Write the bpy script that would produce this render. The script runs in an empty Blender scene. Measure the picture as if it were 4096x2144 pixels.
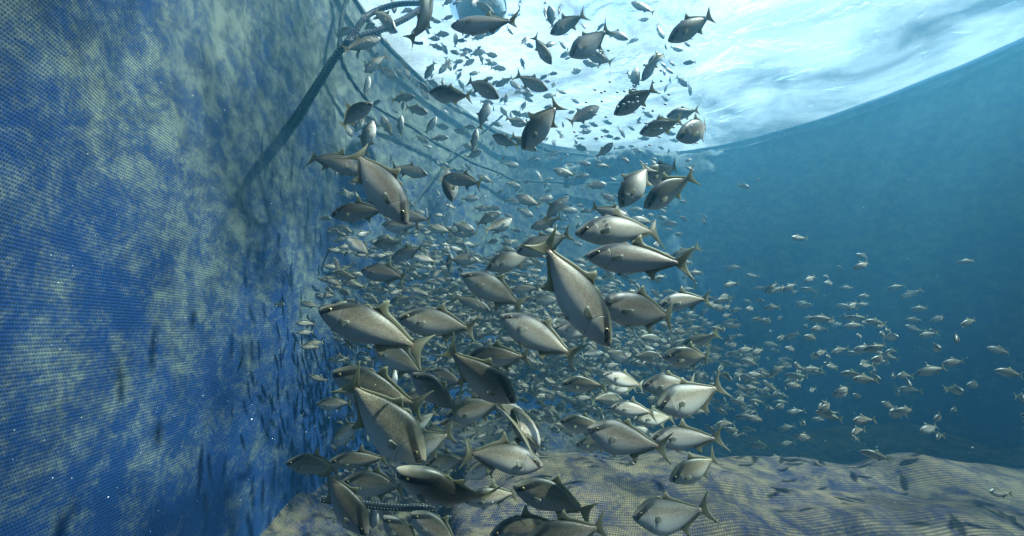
import bpy, math, random
from mathutils import Vector, Matrix, noise
R = math.radians
S = bpy.context.scene
COL = S.collection

# ------------------------------------------------------------------ camera, sky, sun, exposure
cam_d = bpy.data.cameras.new('camera')
cam = bpy.data.objects.new('camera', cam_d); COL.objects.link(cam)
cam.location = (0, 0, 0); cam.rotation_euler = (R(100), 0, 0)
cam_d.sensor_width = 36; cam_d.lens = 36 * 350 / 1024
cam_d.clip_start = 0.05; cam_d.clip_end = 400
S.camera = cam

SUN_EL, SUN_AZ = 56.0, 100.0            # azimuth from +Y towards +X
w = bpy.data.worlds.new('World'); S.world = w; w.use_nodes = True
wn = w.node_tree; bg = wn.nodes['Background']
sky = wn.nodes.new('ShaderNodeTexSky'); sky.sky_type = 'NISHITA'; sky.sun_disc = False
sky.sun_elevation = R(SUN_EL); sky.sun_rotation = R(SUN_AZ)
wn.links.new(sky.outputs[0], bg.inputs[0]); bg.inputs[1].default_value = 0.15
sd = bpy.data.lights.new('sun', 'SUN'); sd.energy = 5.0; sd.angle = R(1.2); sd.color = (1, .94, .83)
sun = bpy.data.objects.new('sun', sd); COL.objects.link(sun)
dv = Vector((math.sin(R(SUN_AZ)) * math.cos(R(SUN_EL)), math.cos(R(SUN_AZ)) * math.cos(R(SUN_EL)), math.sin(R(SUN_EL))))
sun.rotation_euler = dv.to_track_quat('Z', 'Y').to_euler()
S.view_settings.view_transform = 'Standard'; S.view_settings.look = 'None'
S.view_settings.gamma = 1; S.view_settings.use_curve_mapping = False
S.view_settings.exposure = 2.02
S.render.engine = 'CYCLES'
S.cycles.volume_bounces = 1; S.cycles.max_bounces = 8; S.cycles.transparent_max_bounces = 12
S.cycles.caustics_reflective = False; S.cycles.caustics_refractive = False

# ------------------------------------------------------------------ helpers
def tag(o, label=None, cat=None, group=None, kind=None):
    if label: o['label'] = label
    if cat: o['category'] = cat
    if group: o['group'] = group
    if kind: o['kind'] = kind
    return o

def link(name, me, parent=None, mats=()):
    for m in mats: me.materials.append(m)
    o = bpy.data.objects.new(name, me); COL.objects.link(o)
    if parent: o.parent = parent
    return o

def mesh(name, vs, fs, smooth=True, uv=None, mi=None):
    me = bpy.data.meshes.new(name); me.from_pydata([tuple(v) for v in vs], [], fs)
    if smooth: me.polygons.foreach_set('use_smooth', [True] * len(fs))
    if uv:
        l = me.uv_layers.new(name='UVMap')
        for lp in me.loops: l.data[lp.index].uv = uv[lp.vertex_index]
    if mi: me.polygons.foreach_set('material_index', mi)
    me.update(); return me

class NT:
    """small helper for node graphs"""
    def __init__(s, name):
        s.m = bpy.data.materials.new(name); s.m.use_nodes = True; s.t = s.m.node_tree
        s.t.nodes.clear(); s.out = s.t.nodes.new('ShaderNodeOutputMaterial')
    def n(s, typ, **k):
        nd = s.t.nodes.new(typ)
        for a, b in k.items():
            if hasattr(nd, a): setattr(nd, a, b)
        return nd
    def put(s, sock, v):
        if hasattr(v, 'is_linked'): s.t.links.new(v, sock)
        elif v is not None:
            if isinstance(v, (tuple, list)) and len(v) == 3 and sock.type == 'RGBA': v = (*v, 1)
            sock.default_value = v
    def m2(s, op, a, b=None, c=None, clamp=False):
        nd = s.n('ShaderNodeMath', operation=op, use_clamp=clamp)
        for i, v in enumerate((a, b, c)):
            if v is not None: s.put(nd.inputs[i], v)
        return nd.outputs[0]
    def mix(s, f, a, b, blend='MIX'):
        nd = s.n('ShaderNodeMix', data_type='RGBA', blend_type=blend)
        s.put(nd.inputs[0], f); s.put(nd.inputs[6], a); s.put(nd.inputs[7], b); return nd.outputs[2]
    def ramp(s, f, stops, mode='LINEAR'):
        nd = s.n('ShaderNodeValToRGB'); cr = nd.color_ramp; cr.interpolation = mode
        while len(cr.elements) < len(stops): cr.elements.new(.5)
        for e, (p, c) in zip(cr.elements, stops):
            e.position = p; e.color = (*c, 1) if isinstance(c, tuple) else (c, c, c, 1)
        s.put(nd.inputs[0], f); return nd.outputs[0]
    def noise(s, vec, scale, detail=3, rough=.55, dist=0, w=None):
        nd = s.n('ShaderNodeTexNoise'); s.put(nd.inputs['Vector'], vec)
        nd.inputs['Scale'].default_value = scale; nd.inputs['Detail'].default_value = detail
        nd.inputs['Roughness'].default_value = rough; nd.inputs['Distortion'].default_value = dist
        return nd.outputs[0]
    def smooth(s, v, a, b):
        nd = s.n('ShaderNodeMapRange', interpolation_type='SMOOTHSTEP')
        s.put(nd.inputs[0], v); nd.inputs[1].default_value = a; nd.inputs[2].default_value = b
        return nd.outputs[0]
    def mapping(s, vec, scale=(1, 1, 1), rot=(0, 0, 0), loc=(0, 0, 0)):
        nd = s.n('ShaderNodeMapping'); s.put(nd.inputs[0], vec)
        nd.inputs['Scale'].default_value = scale; nd.inputs['Rotation'].default_value = rot
        nd.inputs['Location'].default_value = loc
        return nd.outputs[0]
    def principled(s, **k):
        nd = s.n('ShaderNodeBsdfPrincipled')
        for a, v in k.items(): s.put(nd.inputs[a.replace('_', ' ')], v)
        return nd
    def bump(s, h, strength, dist, normal=None):
        nd = s.n('ShaderNodeBump'); s.put(nd.inputs['Height'], h)
        nd.inputs['Strength'].default_value = strength; nd.inputs['Distance'].default_value = dist
        if normal: s.put(nd.inputs['Normal'], normal)
        return nd.outputs[0]
    def done(s, surf): s.t.links.new(surf, s.out.inputs[0]); return s.m

# ------------------------------------------------------------------ materials
def mat_water():
    g = NT('water_surface'); pos = g.n('ShaderNodeNewGeometry').outputs['Position']
    p1 = g.mapping(pos, (1, 1.5, 1), (0, 0, .5))
    swell = g.noise(p1, .42, 3, .5, .6); chop = g.noise(p1, 2.3, 4, .6, .8)
    h = g.m2('ADD', g.m2('MULTIPLY', swell, 1.0), g.m2('MULTIPLY', chop, .07))
    nrm = g.bump(h, 1.0, .28)
    fr = g.n('ShaderNodeFresnel'); fr.inputs['IOR'].default_value = 1.26; g.put(fr.inputs['Normal'], nrm)
    # noise in the transparency colour paints dapples, standing in for ripples focusing light
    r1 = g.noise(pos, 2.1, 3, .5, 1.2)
    ridge = g.m2('ABSOLUTE', g.m2('SUBTRACT', r1, .5))
    dapple = g.smooth(ridge, .11, .0)
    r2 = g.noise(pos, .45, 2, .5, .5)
    t = g.m2('ADD', g.m2('MULTIPLY', dapple, .45), g.smooth(r2, .38, .62))
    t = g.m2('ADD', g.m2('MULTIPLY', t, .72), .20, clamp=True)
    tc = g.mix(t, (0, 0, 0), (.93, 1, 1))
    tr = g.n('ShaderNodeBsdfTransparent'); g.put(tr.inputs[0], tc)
    gl = g.n('ShaderNodeBsdfGlossy'); gl.inputs['Roughness'].default_value = .16
    gl.inputs[0].default_value = (.95, .98, 1, 1); g.put(gl.inputs['Normal'], nrm)
    mx = g.n('ShaderNodeMixShader'); g.put(mx.inputs[0], fr.outputs[0])
    g.t.links.new(tr.outputs[0], mx.inputs[1]); g.t.links.new(gl.outputs[0], mx.inputs[2])
    # patchy translucent share added to whiten the surface from below and spread fill light
    tl = g.n('ShaderNodeBsdfTranslucent'); tl.inputs[0].default_value = (.88, .97, 1, 1)
    glow = g.noise(g.mapping(pos, (1, 1.5, 1)), .20, 5, .62, .6)
    m3 = g.n('ShaderNodeMixShader'); g.put(m3.inputs[0], g.m2('ADD', .03, g.m2('MULTIPLY', g.smooth(glow, .30, .66), .19)))
    g.t.links.new(mx.outputs[0], m3.inputs[1]); g.t.links.new(tl.outputs[0], m3.inputs[2])
    return g.done(m3.outputs[0])

def mat_net(name, cell, growth_lo, growth_hi, blue=(.012, .07, .30), tint=(.34, .35, .24), fine=.5):
    """blue netting under patches of pale growth; UVs are metres on the sheet"""
    g = NT(name); uv = g.n('ShaderNodeUVMap').outputs[0]; pos = g.n('ShaderNodeNewGeometry').outputs['Position']
    sep = g.n('ShaderNodeSeparateXYZ'); g.put(sep.inputs[0], pos)
    n1 = g.noise(g.mapping(uv, (1, .8, 1), (0, 0, .6)), .75, 4, .6, .6); n2 = g.noise(uv, 3.1, 5, .7, .4); n3 = g.noise(uv, 17, 3, .7)
    gr = g.m2('ADD', g.m2('MULTIPLY', n1, .36), g.m2('ADD', g.m2('MULTIPLY', n2, .36), g.m2('MULTIPLY', n3, .30)))
    z = g.n('ShaderNodeMapRange'); g.put(z.inputs[0], sep.outputs[2])
    z.inputs[1].default_value = -3; z.inputs[2].default_value = 7.5; z.inputs[3].default_value = growth_lo; z.inputs[4].default_value = growth_hi
    amt = g.smooth(g.m2('ADD', gr, z.outputs[0]), .40, .64)
    # knotless mesh: rows of small openings, every second row shifted
    su = g.n('ShaderNodeSeparateXYZ'); g.put(su.inputs[0], uv)
    v = g.m2('DIVIDE', su.outputs[1], cell); row = g.m2('FLOOR', v)
    u = g.m2('ADD', g.m2('DIVIDE', su.outputs[0], cell * .78), g.m2('MULTIPLY', row, .5))
    fu = g.m2('ABSOLUTE', g.m2('SUBTRACT', g.m2('FRACT', u), .5)); fv = g.m2('ABSOLUTE', g.m2('SUBTRACT', g.m2('FRACT', v), .5))
    d = g.m2('ADD', g.m2('POWER', g.m2('MULTIPLY', fu, 2), 2), g.m2('POWER', g.m2('MULTIPLY', fv, 2), 2))
    twine = g.smooth(d, .28, .75)
    bl = g.mix(n2, tuple(c * .75 for c in blue), tuple(min(1, c * 1.35) for c in blue))
    gc = g.mix(g.smooth(n2, .35, .65), tuple(c * .45 for c in tint), tuple(c * 1.1 for c in tint))
    warm = g.mix(g.smooth(g.noise(uv, 1.1, 3), .5, .7), gc, (.22, .16, .09)) if name == 'floor_net' else gc
    base = g.mix(amt, bl, warm)
    dark = g.mix(amt, tuple(c * .30 for c in blue), tuple(c * .16 for c in tint))
    c = g.mix(g.m2('MULTIPLY', g.m2('SUBTRACT', 1, twine), fine), base, dark)
    b = g.bump(g.m2('ADD', g.m2('MULTIPLY', twine, .6), g.m2('MULTIPLY', n3, .6)), .8, cell * .35)
    p = g.principled(Base_Color=c, Roughness=.85, Normal=b); p.inputs['Specular IOR Level'].default_value = .15
    return g.done(p.outputs[0])

def mat_plain(name, c, rough=.7, var=.35, scale=20, metal=0, bump=.2):
    g = NT(name); tc = g.n('ShaderNodeTexCoord').outputs['Object']
    n = g.noise(tc, scale, 4, .6)
    col = g.mix(n, tuple(x * (1 - var) for x in c), tuple(min(1, x * (1 + var)) for x in c))
    p = g.principled(Base_Color=col, Roughness=rough, Metallic=metal, Normal=g.bump(n, bump, .01))
    return g.done(p.outputs[0])

def mat_skin():
    g = NT('fish_skin'); uv = g.n('ShaderNodeUVMap').outputs[0]
    sp = g.n('ShaderNodeSeparateXYZ'); g.put(sp.inputs[0], uv); t = sp.outputs[0]; z = g.m2('SUBTRACT', sp.outputs[1], .5)
    rnd = g.n('ShaderNodeObjectInfo').outputs['Random']
    n = g.noise(g.mapping(uv, (1, 2.2, 1)), 9, 4, .6)
    n2 = g.noise(g.mapping(uv, (1, 1.2, 1)), 60, 3, .7)
    v = g.m2('ADD', g.m2('MULTIPLY', z, 2.8), g.m2('ADD', .5, g.m2('MULTIPLY', g.m2('SUBTRACT', n, .5), .22)))
    v = g.m2('ADD', v, g.m2('MULTIPLY', g.m2('SUBTRACT', n2, .5), .10))
    c = g.ramp(v, [(.0, (.78, .74, .63)), (.26, (.66, .62, .53)), (.45, (.48, .43, .36)), (.58, (.27, .235, .17)), (.76, (.12, .115, .08)), (.92, (.035, .04, .03))])
    # broad pale stripe along the flank
    ln = g.m2('SUBTRACT', z, g.m2('SUBTRACT', .078, g.m2('MULTIPLY', g.m2('SUBTRACT', t, .27), .125)))
    lat = g.m2('MULTIPLY', g.smooth(g.m2('ABSOLUTE', ln), .0045, .001), g.smooth(t, .25, .28))
    c = g.mix(g.m2('MULTIPLY', lat, .45), c, (.10, .09, .08))
    # dark band from snout over the eye to the nape
    bd = g.m2('ABSOLUTE', g.m2('SUBTRACT', z, g.m2('MULTIPLY', g.m2('SUBTRACT', t, .07), .60)))
    bm = g.m2('MULTIPLY', g.smooth(bd, .040, .021), g.m2('MULTIPLY', g.smooth(t, .03, .06), g.smooth(t, .40, .30)))
    c = g.mix(g.m2('MULTIPLY', bm, .93), c, (.018, .02, .018))
    # gill cover edge
    du = g.m2('SUBTRACT', t, .115); dz = g.m2('ADD', z, .02)
    rr = g.m2('SQRT', g.m2('ADD', g.m2('MULTIPLY', du, du), g.m2('MULTIPLY', g.m2('MULTIPLY', dz, dz), .8)))
    ga = g.m2('ABSOLUTE', g.m2('SUBTRACT', rr, .128))
    gm = g.m2('MULTIPLY', g.smooth(ga, .006, .001), g.m2('MULTIPLY', g.smooth(t, .17, .20), g.smooth(z, .085, .06)))
    c = g.mix(g.m2('MULTIPLY', gm, .45), c, (.06, .05, .045))
    mo = g.m2('ABSOLUTE', g.m2('ADD', z, g.m2('ADD', .010, g.m2('MULTIPLY', t, .38))))
    mm = g.m2('MULTIPLY', g.smooth(mo, .005, .001), g.smooth(t, .075, .06))
    c = g.mix(mm, c, (.03, .025, .022))
    c = g.mix(g.m2('MULTIPLY', g.smooth(t, .82, .87), .6), c, (.28, .19, .14))
    hs = g.n('ShaderNodeHueSaturation'); g.put(hs.inputs['Color'], c)
    g.put(hs.inputs['Value'], g.m2('ADD', g.m2('ADD', .60, g.m2('MULTIPLY', rnd, .38)), g.m2('MULTIPLY', n, .30))); g.put(hs.inputs['Hue'], g.m2('ADD', .485, g.m2('MULTIPLY', g.m2('FRACT', g.m2('MULTIPLY', rnd, 7.3)), .03))); hs.inputs['Saturation'].default_value = .95
    # scales
    vo = g.n('ShaderNodeTexVoronoi'); g.put(vo.inputs['Vector'], g.mapping(uv, (120, 150, 1))); vo.inputs['Scale'].default_value = 1
    body = g.smooth(t, .24, .30)
    vc = g.n('ShaderNodeSeparateColor'); g.put(vc.inputs[0], vo.outputs['Color'])
    sc = g.m2('MULTIPLY', body, g.smooth(z, -.10, .03))
    c2 = g.mix(g.m2('MULTIPLY', sc, .75), hs.outputs[0], g.mix(vc.outputs[0], (.22, .2, .18), (.72, .66, .58)), 'OVERLAY')
    hgt = g.m2('ADD', g.m2('MULTIPLY', g.m2('MULTIPLY', vo.outputs['Distance'], sc), -.5), g.m2('ADD', g.m2('MULTIPLY', gm, -.8), g.m2('MULTIPLY', n2, .12)))
    p = g.principled(Base_Color=c2, Roughness=g.m2('ADD', .36, g.m2('MULTIPLY', n2, .14)), Metallic=.08, Normal=g.bump(hgt, .40, .0030))
    p.inputs['Specular IOR Level'].default_value = .45
    return g.done(p.outputs[0])

def mat_fin(name, ca, cb):
    g = NT(name); uv = g.n('ShaderNodeUVMap').outputs[0]
    sp = g.n('ShaderNodeSeparateXYZ'); g.put(sp.inputs[0], uv)
    ray = g.m2('FRACT', g.m2('MULTIPLY', sp.outputs[0], 22)); rm = g.smooth(g.m2('ABSOLUTE', g.m2('SUBTRACT', ray, .5)), .1, .42)
    c = g.mix(g.smooth(sp.outputs[1], .0, 1.0), ca, cb)
    c = g.mix(g.m2('MULTIPLY', rm, .30), c, (.08, .075, .05))
    d = g.principled(Base_Color=c, Roughness=.45)
    tl = g.n('ShaderNodeBsdfTranslucent'); g.put(tl.inputs[0], g.mix(.3, c, (.72, .72, .50)))
    mx = g.n('ShaderNodeMixShader'); mx.inputs[0].default_value = .62
    g.t.links.new(d.outputs[0], mx.inputs[1]); g.t.links.new(tl.outputs[0], mx.inputs[2])
    return g.done(mx.outputs[0])

M_WATER = mat_water()
M_WALL = mat_net('wall_net', .034, -.075, .085, (.008, .040, .140), (.16, .19, .155))
M_FLOOR = mat_net('floor_net', .036, .03, .10, (.008, .020, .075), (.19, .15, .09), .85)
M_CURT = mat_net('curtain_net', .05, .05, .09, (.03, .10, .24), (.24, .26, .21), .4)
M_SKIN = mat_skin()
M_FIN = mat_fin('fish_fin', (.27, .24, .15), (.44, .43, .30))
M_PALE = mat_fin('pale_fin', (.36, .35, .28), (.72, .72, .64))
M_IRIS = mat_plain('iris', (.24, .19, .07), .3, .3, 30, .2)
M_PUPIL = mat_plain('pupil', (.006, .006, .008), .1, .1)
M_ROPE = mat_plain('rope', (.035, .045, .04), .9, .5, 40)
M_HOSE = mat_plain('black_tube', (.012, .015, .017), .55, .4, 12)
M_TWINE = mat_plain('pale_twine', (.72, .70, .60), .8, .2, 60)
M_STEEL = mat_plain('galvanised_steel', (.30, .33, .34), .5, .4, 30, .6)
M_BUOY = mat_plain('faded_float', (.30, .42, .46), .6, .3, 3)
M_BUB = mat_plain('white_pellet', (.85, .87, .85), .3, .05)

# ------------------------------------------------------------------ fish meshes (unit length, snout at x=+.5, dorsal +z)
TT = [0, .012, .035, .07, .12, .2, .3, .4, .5, .6, .7, .78, .83, .865]
TOP = [.004, .020, .042, .070, .104, .146, .171, .178, .165, .136, .091, .050, .029, .022]
BOT = [-.014, -.032, -.052, -.078, -.108, -.146, -.172, -.177, -.162, -.129, -.084, -.044, -.026, -.021]
WID = [.006, .020, .036, .050, .063, .076, .083, .083, .075, .059, .039, .021, .012, .008]
VAR = 0      # build of the fish being made: 0 ordinary, 1 deep belly and steep brow, 2 long and lean
def shape(t, v):
    if v == 1: return 1.0 + .10 * math.exp(-((t - .30) / .16) ** 2)
    if v == 2: return .88 - .05 * math.exp(-((t - .55) / .15) ** 2)
    return 1.0
def lerp(t, A):
    r = lerp0(t, A)
    return r * (shape(t, VAR) if A is not WID else (1.0 if VAR != 1 else 1.08))
def lerp0(t, A):
    if t <= TT[0]: return A[0]
    for i in range(1, len(TT)):
        if t <= TT[i]:
            f = (t - TT[i-1]) / (TT[i] - TT[i-1])
            a0 = A[i-2] if i > 1 else A[i-1]; a3 = A[i+1] if i + 1 < len(A) else A[i]
            m1 = (A[i] - a0) * .5 if i > 1 else (A[i] - A[i-1]); m2 = (a3 - A[i-1]) * .5 if i + 1 < len(A) else (A[i] - A[i-1])
            h = f * f; k = h * f
            lin = A[i-1] + (A[i] - A[i-1]) * f
            return lin if i < 3 else .5 * lin + .5 * ((2*k - 3*h + 1) * A[i-1] + (k - 2*h + f) * m1 + (-2*k + 3*h) * A[i] + (k - h) * m2)
    return A[-1]
def bent(v, b):
    x, y, z = v; t = .5 - x; s = max(0, t - .36)
    return (x, y + b * (s * s * 1.15 - .10 * max(0, .25 - t)), z + (0, .14, -.12)[VAR] * s * s)
def body_geo(b, nr, na):
    vs, uv, fs = [], [], []
    ts = [(i / (nr - 1)) ** 1.25 * .868 for i in range(nr)]
    for t in ts:
        tp, bt, wd = lerp(t, TOP), lerp(t, BOT), lerp(t, WID); mid = (tp + bt) / 2; hh = (tp - bt) / 2
        for j in range(na):
            a = 2 * math.pi * j / na; c, s = math.cos(a), math.sin(a)
            y = wd * math.copysign(abs(c) ** .9, c) * (1 - .12 * s * s); z = mid + hh * math.copysign(abs(s) ** 1.05, s)
            if VAR == 1 and t < .05: x_ = .022 * math.exp(-((z + .012) / .006) ** 2)
            else: x_ = 0
            if .18 < t < .235 and abs(c) > .3: y *= 1.03
            vs.append(bent((.5 - t - x_, y, z), b)); uv.append((t, z + .5))
    for i in range(nr - 1):
        for j in range(na):
            k = (j + 1) % na; fs.append((i*na + j, (i+1)*na + j, (i+1)*na + k, i*na + k))
    c0 = len(vs); vs.append(bent((.502, 0, -.005), b)); uv.append((0, .495))
    c1 = len(vs); vs.append(bent((.5 - .87, 0, 0), b)); uv.append((.87, .5))
    for j in range(na):
        k = (j + 1) % na; fs.append((c0, j, k)); fs.append((c1, (nr-1)*na + k, (nr-1)*na + j))
    return vs, fs, uv
def fin_geo(root, tip, b, nv=4, th=.005, curl=0, dobend=True):
    """thin solid fin between two polylines"""
    n = len(root); vs, fs, uv = [], [], []
    for side in (1, -1):
        for j in range(nv + 1):
            f = j / nv
            for i in range(n):
                r, q = Vector(root[i]), Vector(tip[i]); p = r.lerp(q, f)
                p.y += side * th * (1 - .85 * f) * .5 + curl * math.sin(f * 2.2 + i * .25) * .02 * f
                vs.append(bent(p, b) if dobend else tuple(p)); uv.append((i / (n - 1), f))
    N = (nv + 1) * n
    for j in range(nv):
        for i in range(n - 1):
            a = j*n + i; fs.append((a, a+1, a+n+1, a+n)); fs.append((N+a, N+a+n, N+a+n+1, N+a+1))
    for i in range(n - 1):
        a = nv*n + i; fs.append((a, a+1, N+a+1, N+a)); fs.append((i+1, i, N+i, N+i+1))
    for j in range(nv):
        a = j*n; fs.append((a, a+n, N+a+n, N+a)); a = j*n + n - 1; fs.append((a+n, a, N+a, N+a+n))
    return vs, fs, uv
def P(t, y, z): return Vector((.5 - t, y, z))
def tail_fin(b, q=1, curl=0):
    n = 25 if q else 9; nv = 6 if q else 3; vs, uv = [], []
    root, tip = [], []
    for i in range(n):
        s = 1 - 2 * i / (n - 1); a = abs(s)
        root.append(P(.840 + .012 * (1 - a), 0, .021 * s)); tip.append(P(.942 + .066 * a ** 1.5 - (.010 if a > .98 else 0), 0, .175 * math.copysign(a ** .85, s) + (.003 if q and i % 2 else 0)))
    g = fin_geo(root, tip, b, nv, .007, curl)
    return g
def dorsal_fin(b, q=1, up=1.0):
    n = 34 if q else 9; root, tip = [], []
    for i in range(n):
        s = i / (n - 1); t = .435 + .395 * s; z = lerp(t, TOP) - .006
        h = (.020 + .078 * math.exp(-((s - .07) / .13) ** 2) + .018 * (1 - s)) * min(1, s * 12 + .12) * up
        if q and i % 2: h *= .93
        root.append(P(t, 0, z)); tip.append(P(t + .42 * h + .012, 0, z + h + .004))
    return fin_geo(root, tip, b, 3 if q else 1, .006)
def spiny_fin(b, q=1):
    n = 9; root, tip = [], []
    for i in range(n):
        s = i / (n - 1); t = .335 + .09 * s; z = lerp(t, TOP) - .005
        h = .024 * math.sin(math.pi * min(1, s * .9 + .15)) * (.7 if i % 2 else 1)
        root.append(P(t, 0, z)); tip.append(P(t + .02, 0, z + h + .003))
    return fin_geo(root, tip, b, 2, .005)
def anal_fin(b, q=1):
    n = 26 if q else 7; root, tip = [], []
    for i in range(n):
        s = i / (n - 1); t = .565 + .262 * s; z = lerp(t, BOT) + .006
        h = (.016 + .068 * math.exp(-((s - .10) / .15) ** 2) + .012 * (1 - s)) * min(1, s * 10 + .12)
        if q and i % 2: h *= .94
        root.append(P(t, 0, z)); tip.append(P(t + .55 * h + .012, 0, z - h - .004))
    return fin_geo(root, tip, b, 3 if q else 1, .006)
def pelvic_fin(side, q=1):
    n = 8 if q else 3; root, tip = [], []
    for i in range(n):
        s = i / (n - 1); z0 = -.160
        root.append(P(.315 + .03 * s, side * .018, z0)); tip.append(P(.425 - .055 * s * s, side * (.035 + .01 * s), z0 - .055 + .035 * s))
    return fin_geo(root, tip, 0, 3 if q else 1, .005, 0, False)
def pectoral_fin(side, q=1):
    n = 12 if q else 4; root, tip = [], []
    for i in range(n):
        s = i / (n - 1); a = math.pi * (s - .5)
        root.append(P(.250 + .006 * abs(s - .5), side * .0755, -.022 - .036 * s))
        L = .118 * (1 - .28 * s) * (1 - .18 * abs(2 * s - 1) ** 3)
        tip.append(P(.252 + L * .93, side * (.082 + L * .36), -.020 - .030 * s - L * .02 + .035 * (.4 - s)))
    return fin_geo(root, tip, 0, 4 if q else 1, .004, 0, False)
def sphere_geo(c, r, nu=12, nv=8, sy=1):
    vs, fs = [], []
    for i in range(nv + 1):
        ph = math.pi * i / nv
        for j in range(nu):
            a = 2 * math.pi * j / nu
            vs.append((c[0] + r * math.sin(ph) * math.cos(a), c[1] + r * sy * math.cos(ph), c[2] + r * math.sin(ph) * math.sin(a)))
    for i in range(nv):
        for j in range(nu):
            k = (j + 1) % nu; fs.append((i*nu + j, i*nu + k, (i+1)*nu + k, (i+1)*nu + j))
    return vs, fs, None
def to_mesh(name, g, mat):
    me = mesh(name, g[0], g[1], True, g[2] or None); me.materials.append(mat); return me
EYE_T, EYE_Z = .118, .020
PARTS = {}
def part_meshes(b, v):
    global VAR
    VAR = v
    if (b, v) in PARTS: return PARTS[b, v]
    L = [('body', to_mesh('body', body_geo(b, 34, 28), M_SKIN), None),
         ('tail_fin', to_mesh('tail_fin', tail_fin(b, 1, .6 if b > 0 else -.5), M_FIN), None),
         ('dorsal_fin', to_mesh('dorsal_fin', dorsal_fin(b, 1, (1.0, .7, 1.2)[v]), M_FIN), None),
         ('spiny_dorsal_fin', to_mesh('spiny_dorsal_fin', spiny_fin(b), M_FIN), None),
         ('anal_fin', to_mesh('anal_fin', anal_fin(b), M_FIN), None)]
    for s in (1, -1):
        L.append(('pectoral_fin', to_mesh('pectoral_fin', pectoral_fin(s), M_PALE), None))
        L.append(('pelvic_fin', to_mesh('pelvic_fin', pelvic_fin(s), M_PALE), None))
        yy = bent((.5 - EYE_T, s * .0545, EYE_Z), b)[1]
        L.append(('eye', to_mesh('eye', sphere_geo((.5 - EYE_T, yy, EYE_Z), .0225, 14, 10, .6), M_IRIS),
                  to_mesh('pupil', sphere_geo((.5 - EYE_T, yy + s * .0055, EYE_Z), .0160, 12, 8, .62), M_PUPIL)))
    PARTS[b, v] = L; return L
def fish_geo(b, q):
    """whole fish as one mesh: q=1 for middling fish, 0 for the far ones"""
    gs = [(body_geo(b, 16 if q else 9, 14 if q else 8), 0), (tail_fin(b, 0), 1), (dorsal_fin(b, 0), 1), (anal_fin(b, 0), 1)]
    if q:
        gs += [(pectoral_fin(1, 0), 2), (pectoral_fin(-1, 0), 2), (pelvic_fin(1, 0), 2), (pelvic_fin(-1, 0), 2)]
        for s in (1, -1): gs.append((sphere_geo((.5 - EYE_T, s * .055, EYE_Z), .018, 6, 4, .6), 3))
    vs, fs, uv, mi = [], [], [], []
    for (v, f, u), m in gs:
        o = len(vs); vs += v; fs += [tuple(i + o for i in x) for x in f]; uv += (u or [(0, 0)] * len(v)); mi += [m] * len(f)
    return vs, fs, uv, mi
WHOLE = {}
def whole_mesh(b, w):
    global VAR
    VAR = w
    if (b, w) not in WHOLE:
        v, f, u, m = fish_geo(b, 1); me = mesh('fish', v, f, True, u, m)
        for x in (M_SKIN, M_FIN, M_PALE, M_PUPIL): me.materials.append(x)
        WHOLE[b, w] = me
    return WHOLE[b, w]
def frame(loc, f, u, L, kz=1.0):
    f = Vector(f).normalized(); u = Vector(u); u = (u - f * u.dot(f)).normalized(); y = u.cross(f)
    m = Matrix((f * L, y * L, u * L * kz)).transposed().to_4x4(); m.translation = Vector(loc); return m

# ------------------------------------------------------------------ the place: water surface, cage net, bottom
CX, CY, RAD, SURF = 6.5, 6.5, 11.3, 9.5
def sst(x, a, b):
    x = max(0, min(1, (x - a) / (b - a))); return x * x * (3 - 2 * x)
def hills(x, y):
    r = math.hypot(x - CX, y - CY) / RAD
    z = -5.0 + 1.7 * r ** 4
    # a raised fold of slack net in the right foreground
    edge = .35 * noise.noise(Vector((x * .5, y * .5, 1)))
    m = sst(x + edge + .10 * (y - 6), -1.75, -.65) * (1 - sst(y + edge + .12 * x, 7.1, 8.9))
    z = z * (1 - m) + (-2.32 + .05 * (y - 5)) * m
    z += (.22 - .10 * m) * noise.noise(Vector((x * .45, y * .45, 3))) + .07 * noise.noise(Vector((x * 1.3, y * 1.1, 7)))
    z += .26 * abs(noise.noise(Vector((x * .30 + y * .4, y * 1.1 - x * .2, 5)))) + .05 * math.sin(x * 1.0 + y * 3.2 + 2.5 * noise.noise(Vector((x * .5, y * .5, 0))))
    return z
def slack(a, z):
    """how far the slack netting on the right sags into the cage"""
    a = (a + math.pi) % (2 * math.pi) - math.pi
    return math.exp(-((a - 1.34) / .34) ** 2) * (1 - sst(z, -2.5, 9.0)) * (.75 + .25 * sst(z, -3, 2))
def wall_r(a, z):
    k = RAD + .22 * noise.noise(Vector((math.cos(a) * 2.5, math.sin(a) * 2.5, z * .18))) + .06 * noise.noise(Vector((math.cos(a) * 9, math.sin(a) * 9, z * .5)))
    k += .022 * math.sin(a * 46 + 1.2 * math.sin(z * .6)) * (1 if z < 6 else .4)
    k -= .5 * max(0, (2 - z) / 6) ** 2
    s = slack(a, z)
    if s > .002:
        q = noise.noise(Vector((a * 3, z * .22, 4)))
        k -= s * (2.4 + s * .22 * math.sin(a * 34 + z * .5 + 4 * q) + s * .15 * math.sin(a * 71 - z * .3 + 5 * q) + .5 * noise.noise(Vector((a * 6, z * .35, 8))))
    return k
vs, fs, uv = [], [], []
NA, NZ = 520, 72
for j in range(NZ + 1):
    z = -5.6 + (SURF + .6 + 5.6) * j / NZ
    for i in range(NA):
        a = 2 * math.pi * i / NA; r = wall_r(a, z)
        vs.append((CX + r * math.cos(a), CY + r * math.sin(a), z)); uv.append((a * RAD, z))
for j in range(NZ):
    for i in range(NA):
        k = (i + 1) % NA; fs.append((j*NA + i, j*NA + k, (j+1)*NA + k, (j+1)*NA + i))
me = mesh('net_wall', vs, fs, True, uv)
o = link('net_wall', me, None, [M_WALL])
tag(o, 'blue round cage netting blotched with pale growth, curving behind all the fish', 'cage net')
vs, fs, uv = [], [], []
N = 220; E = 12.2
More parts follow.
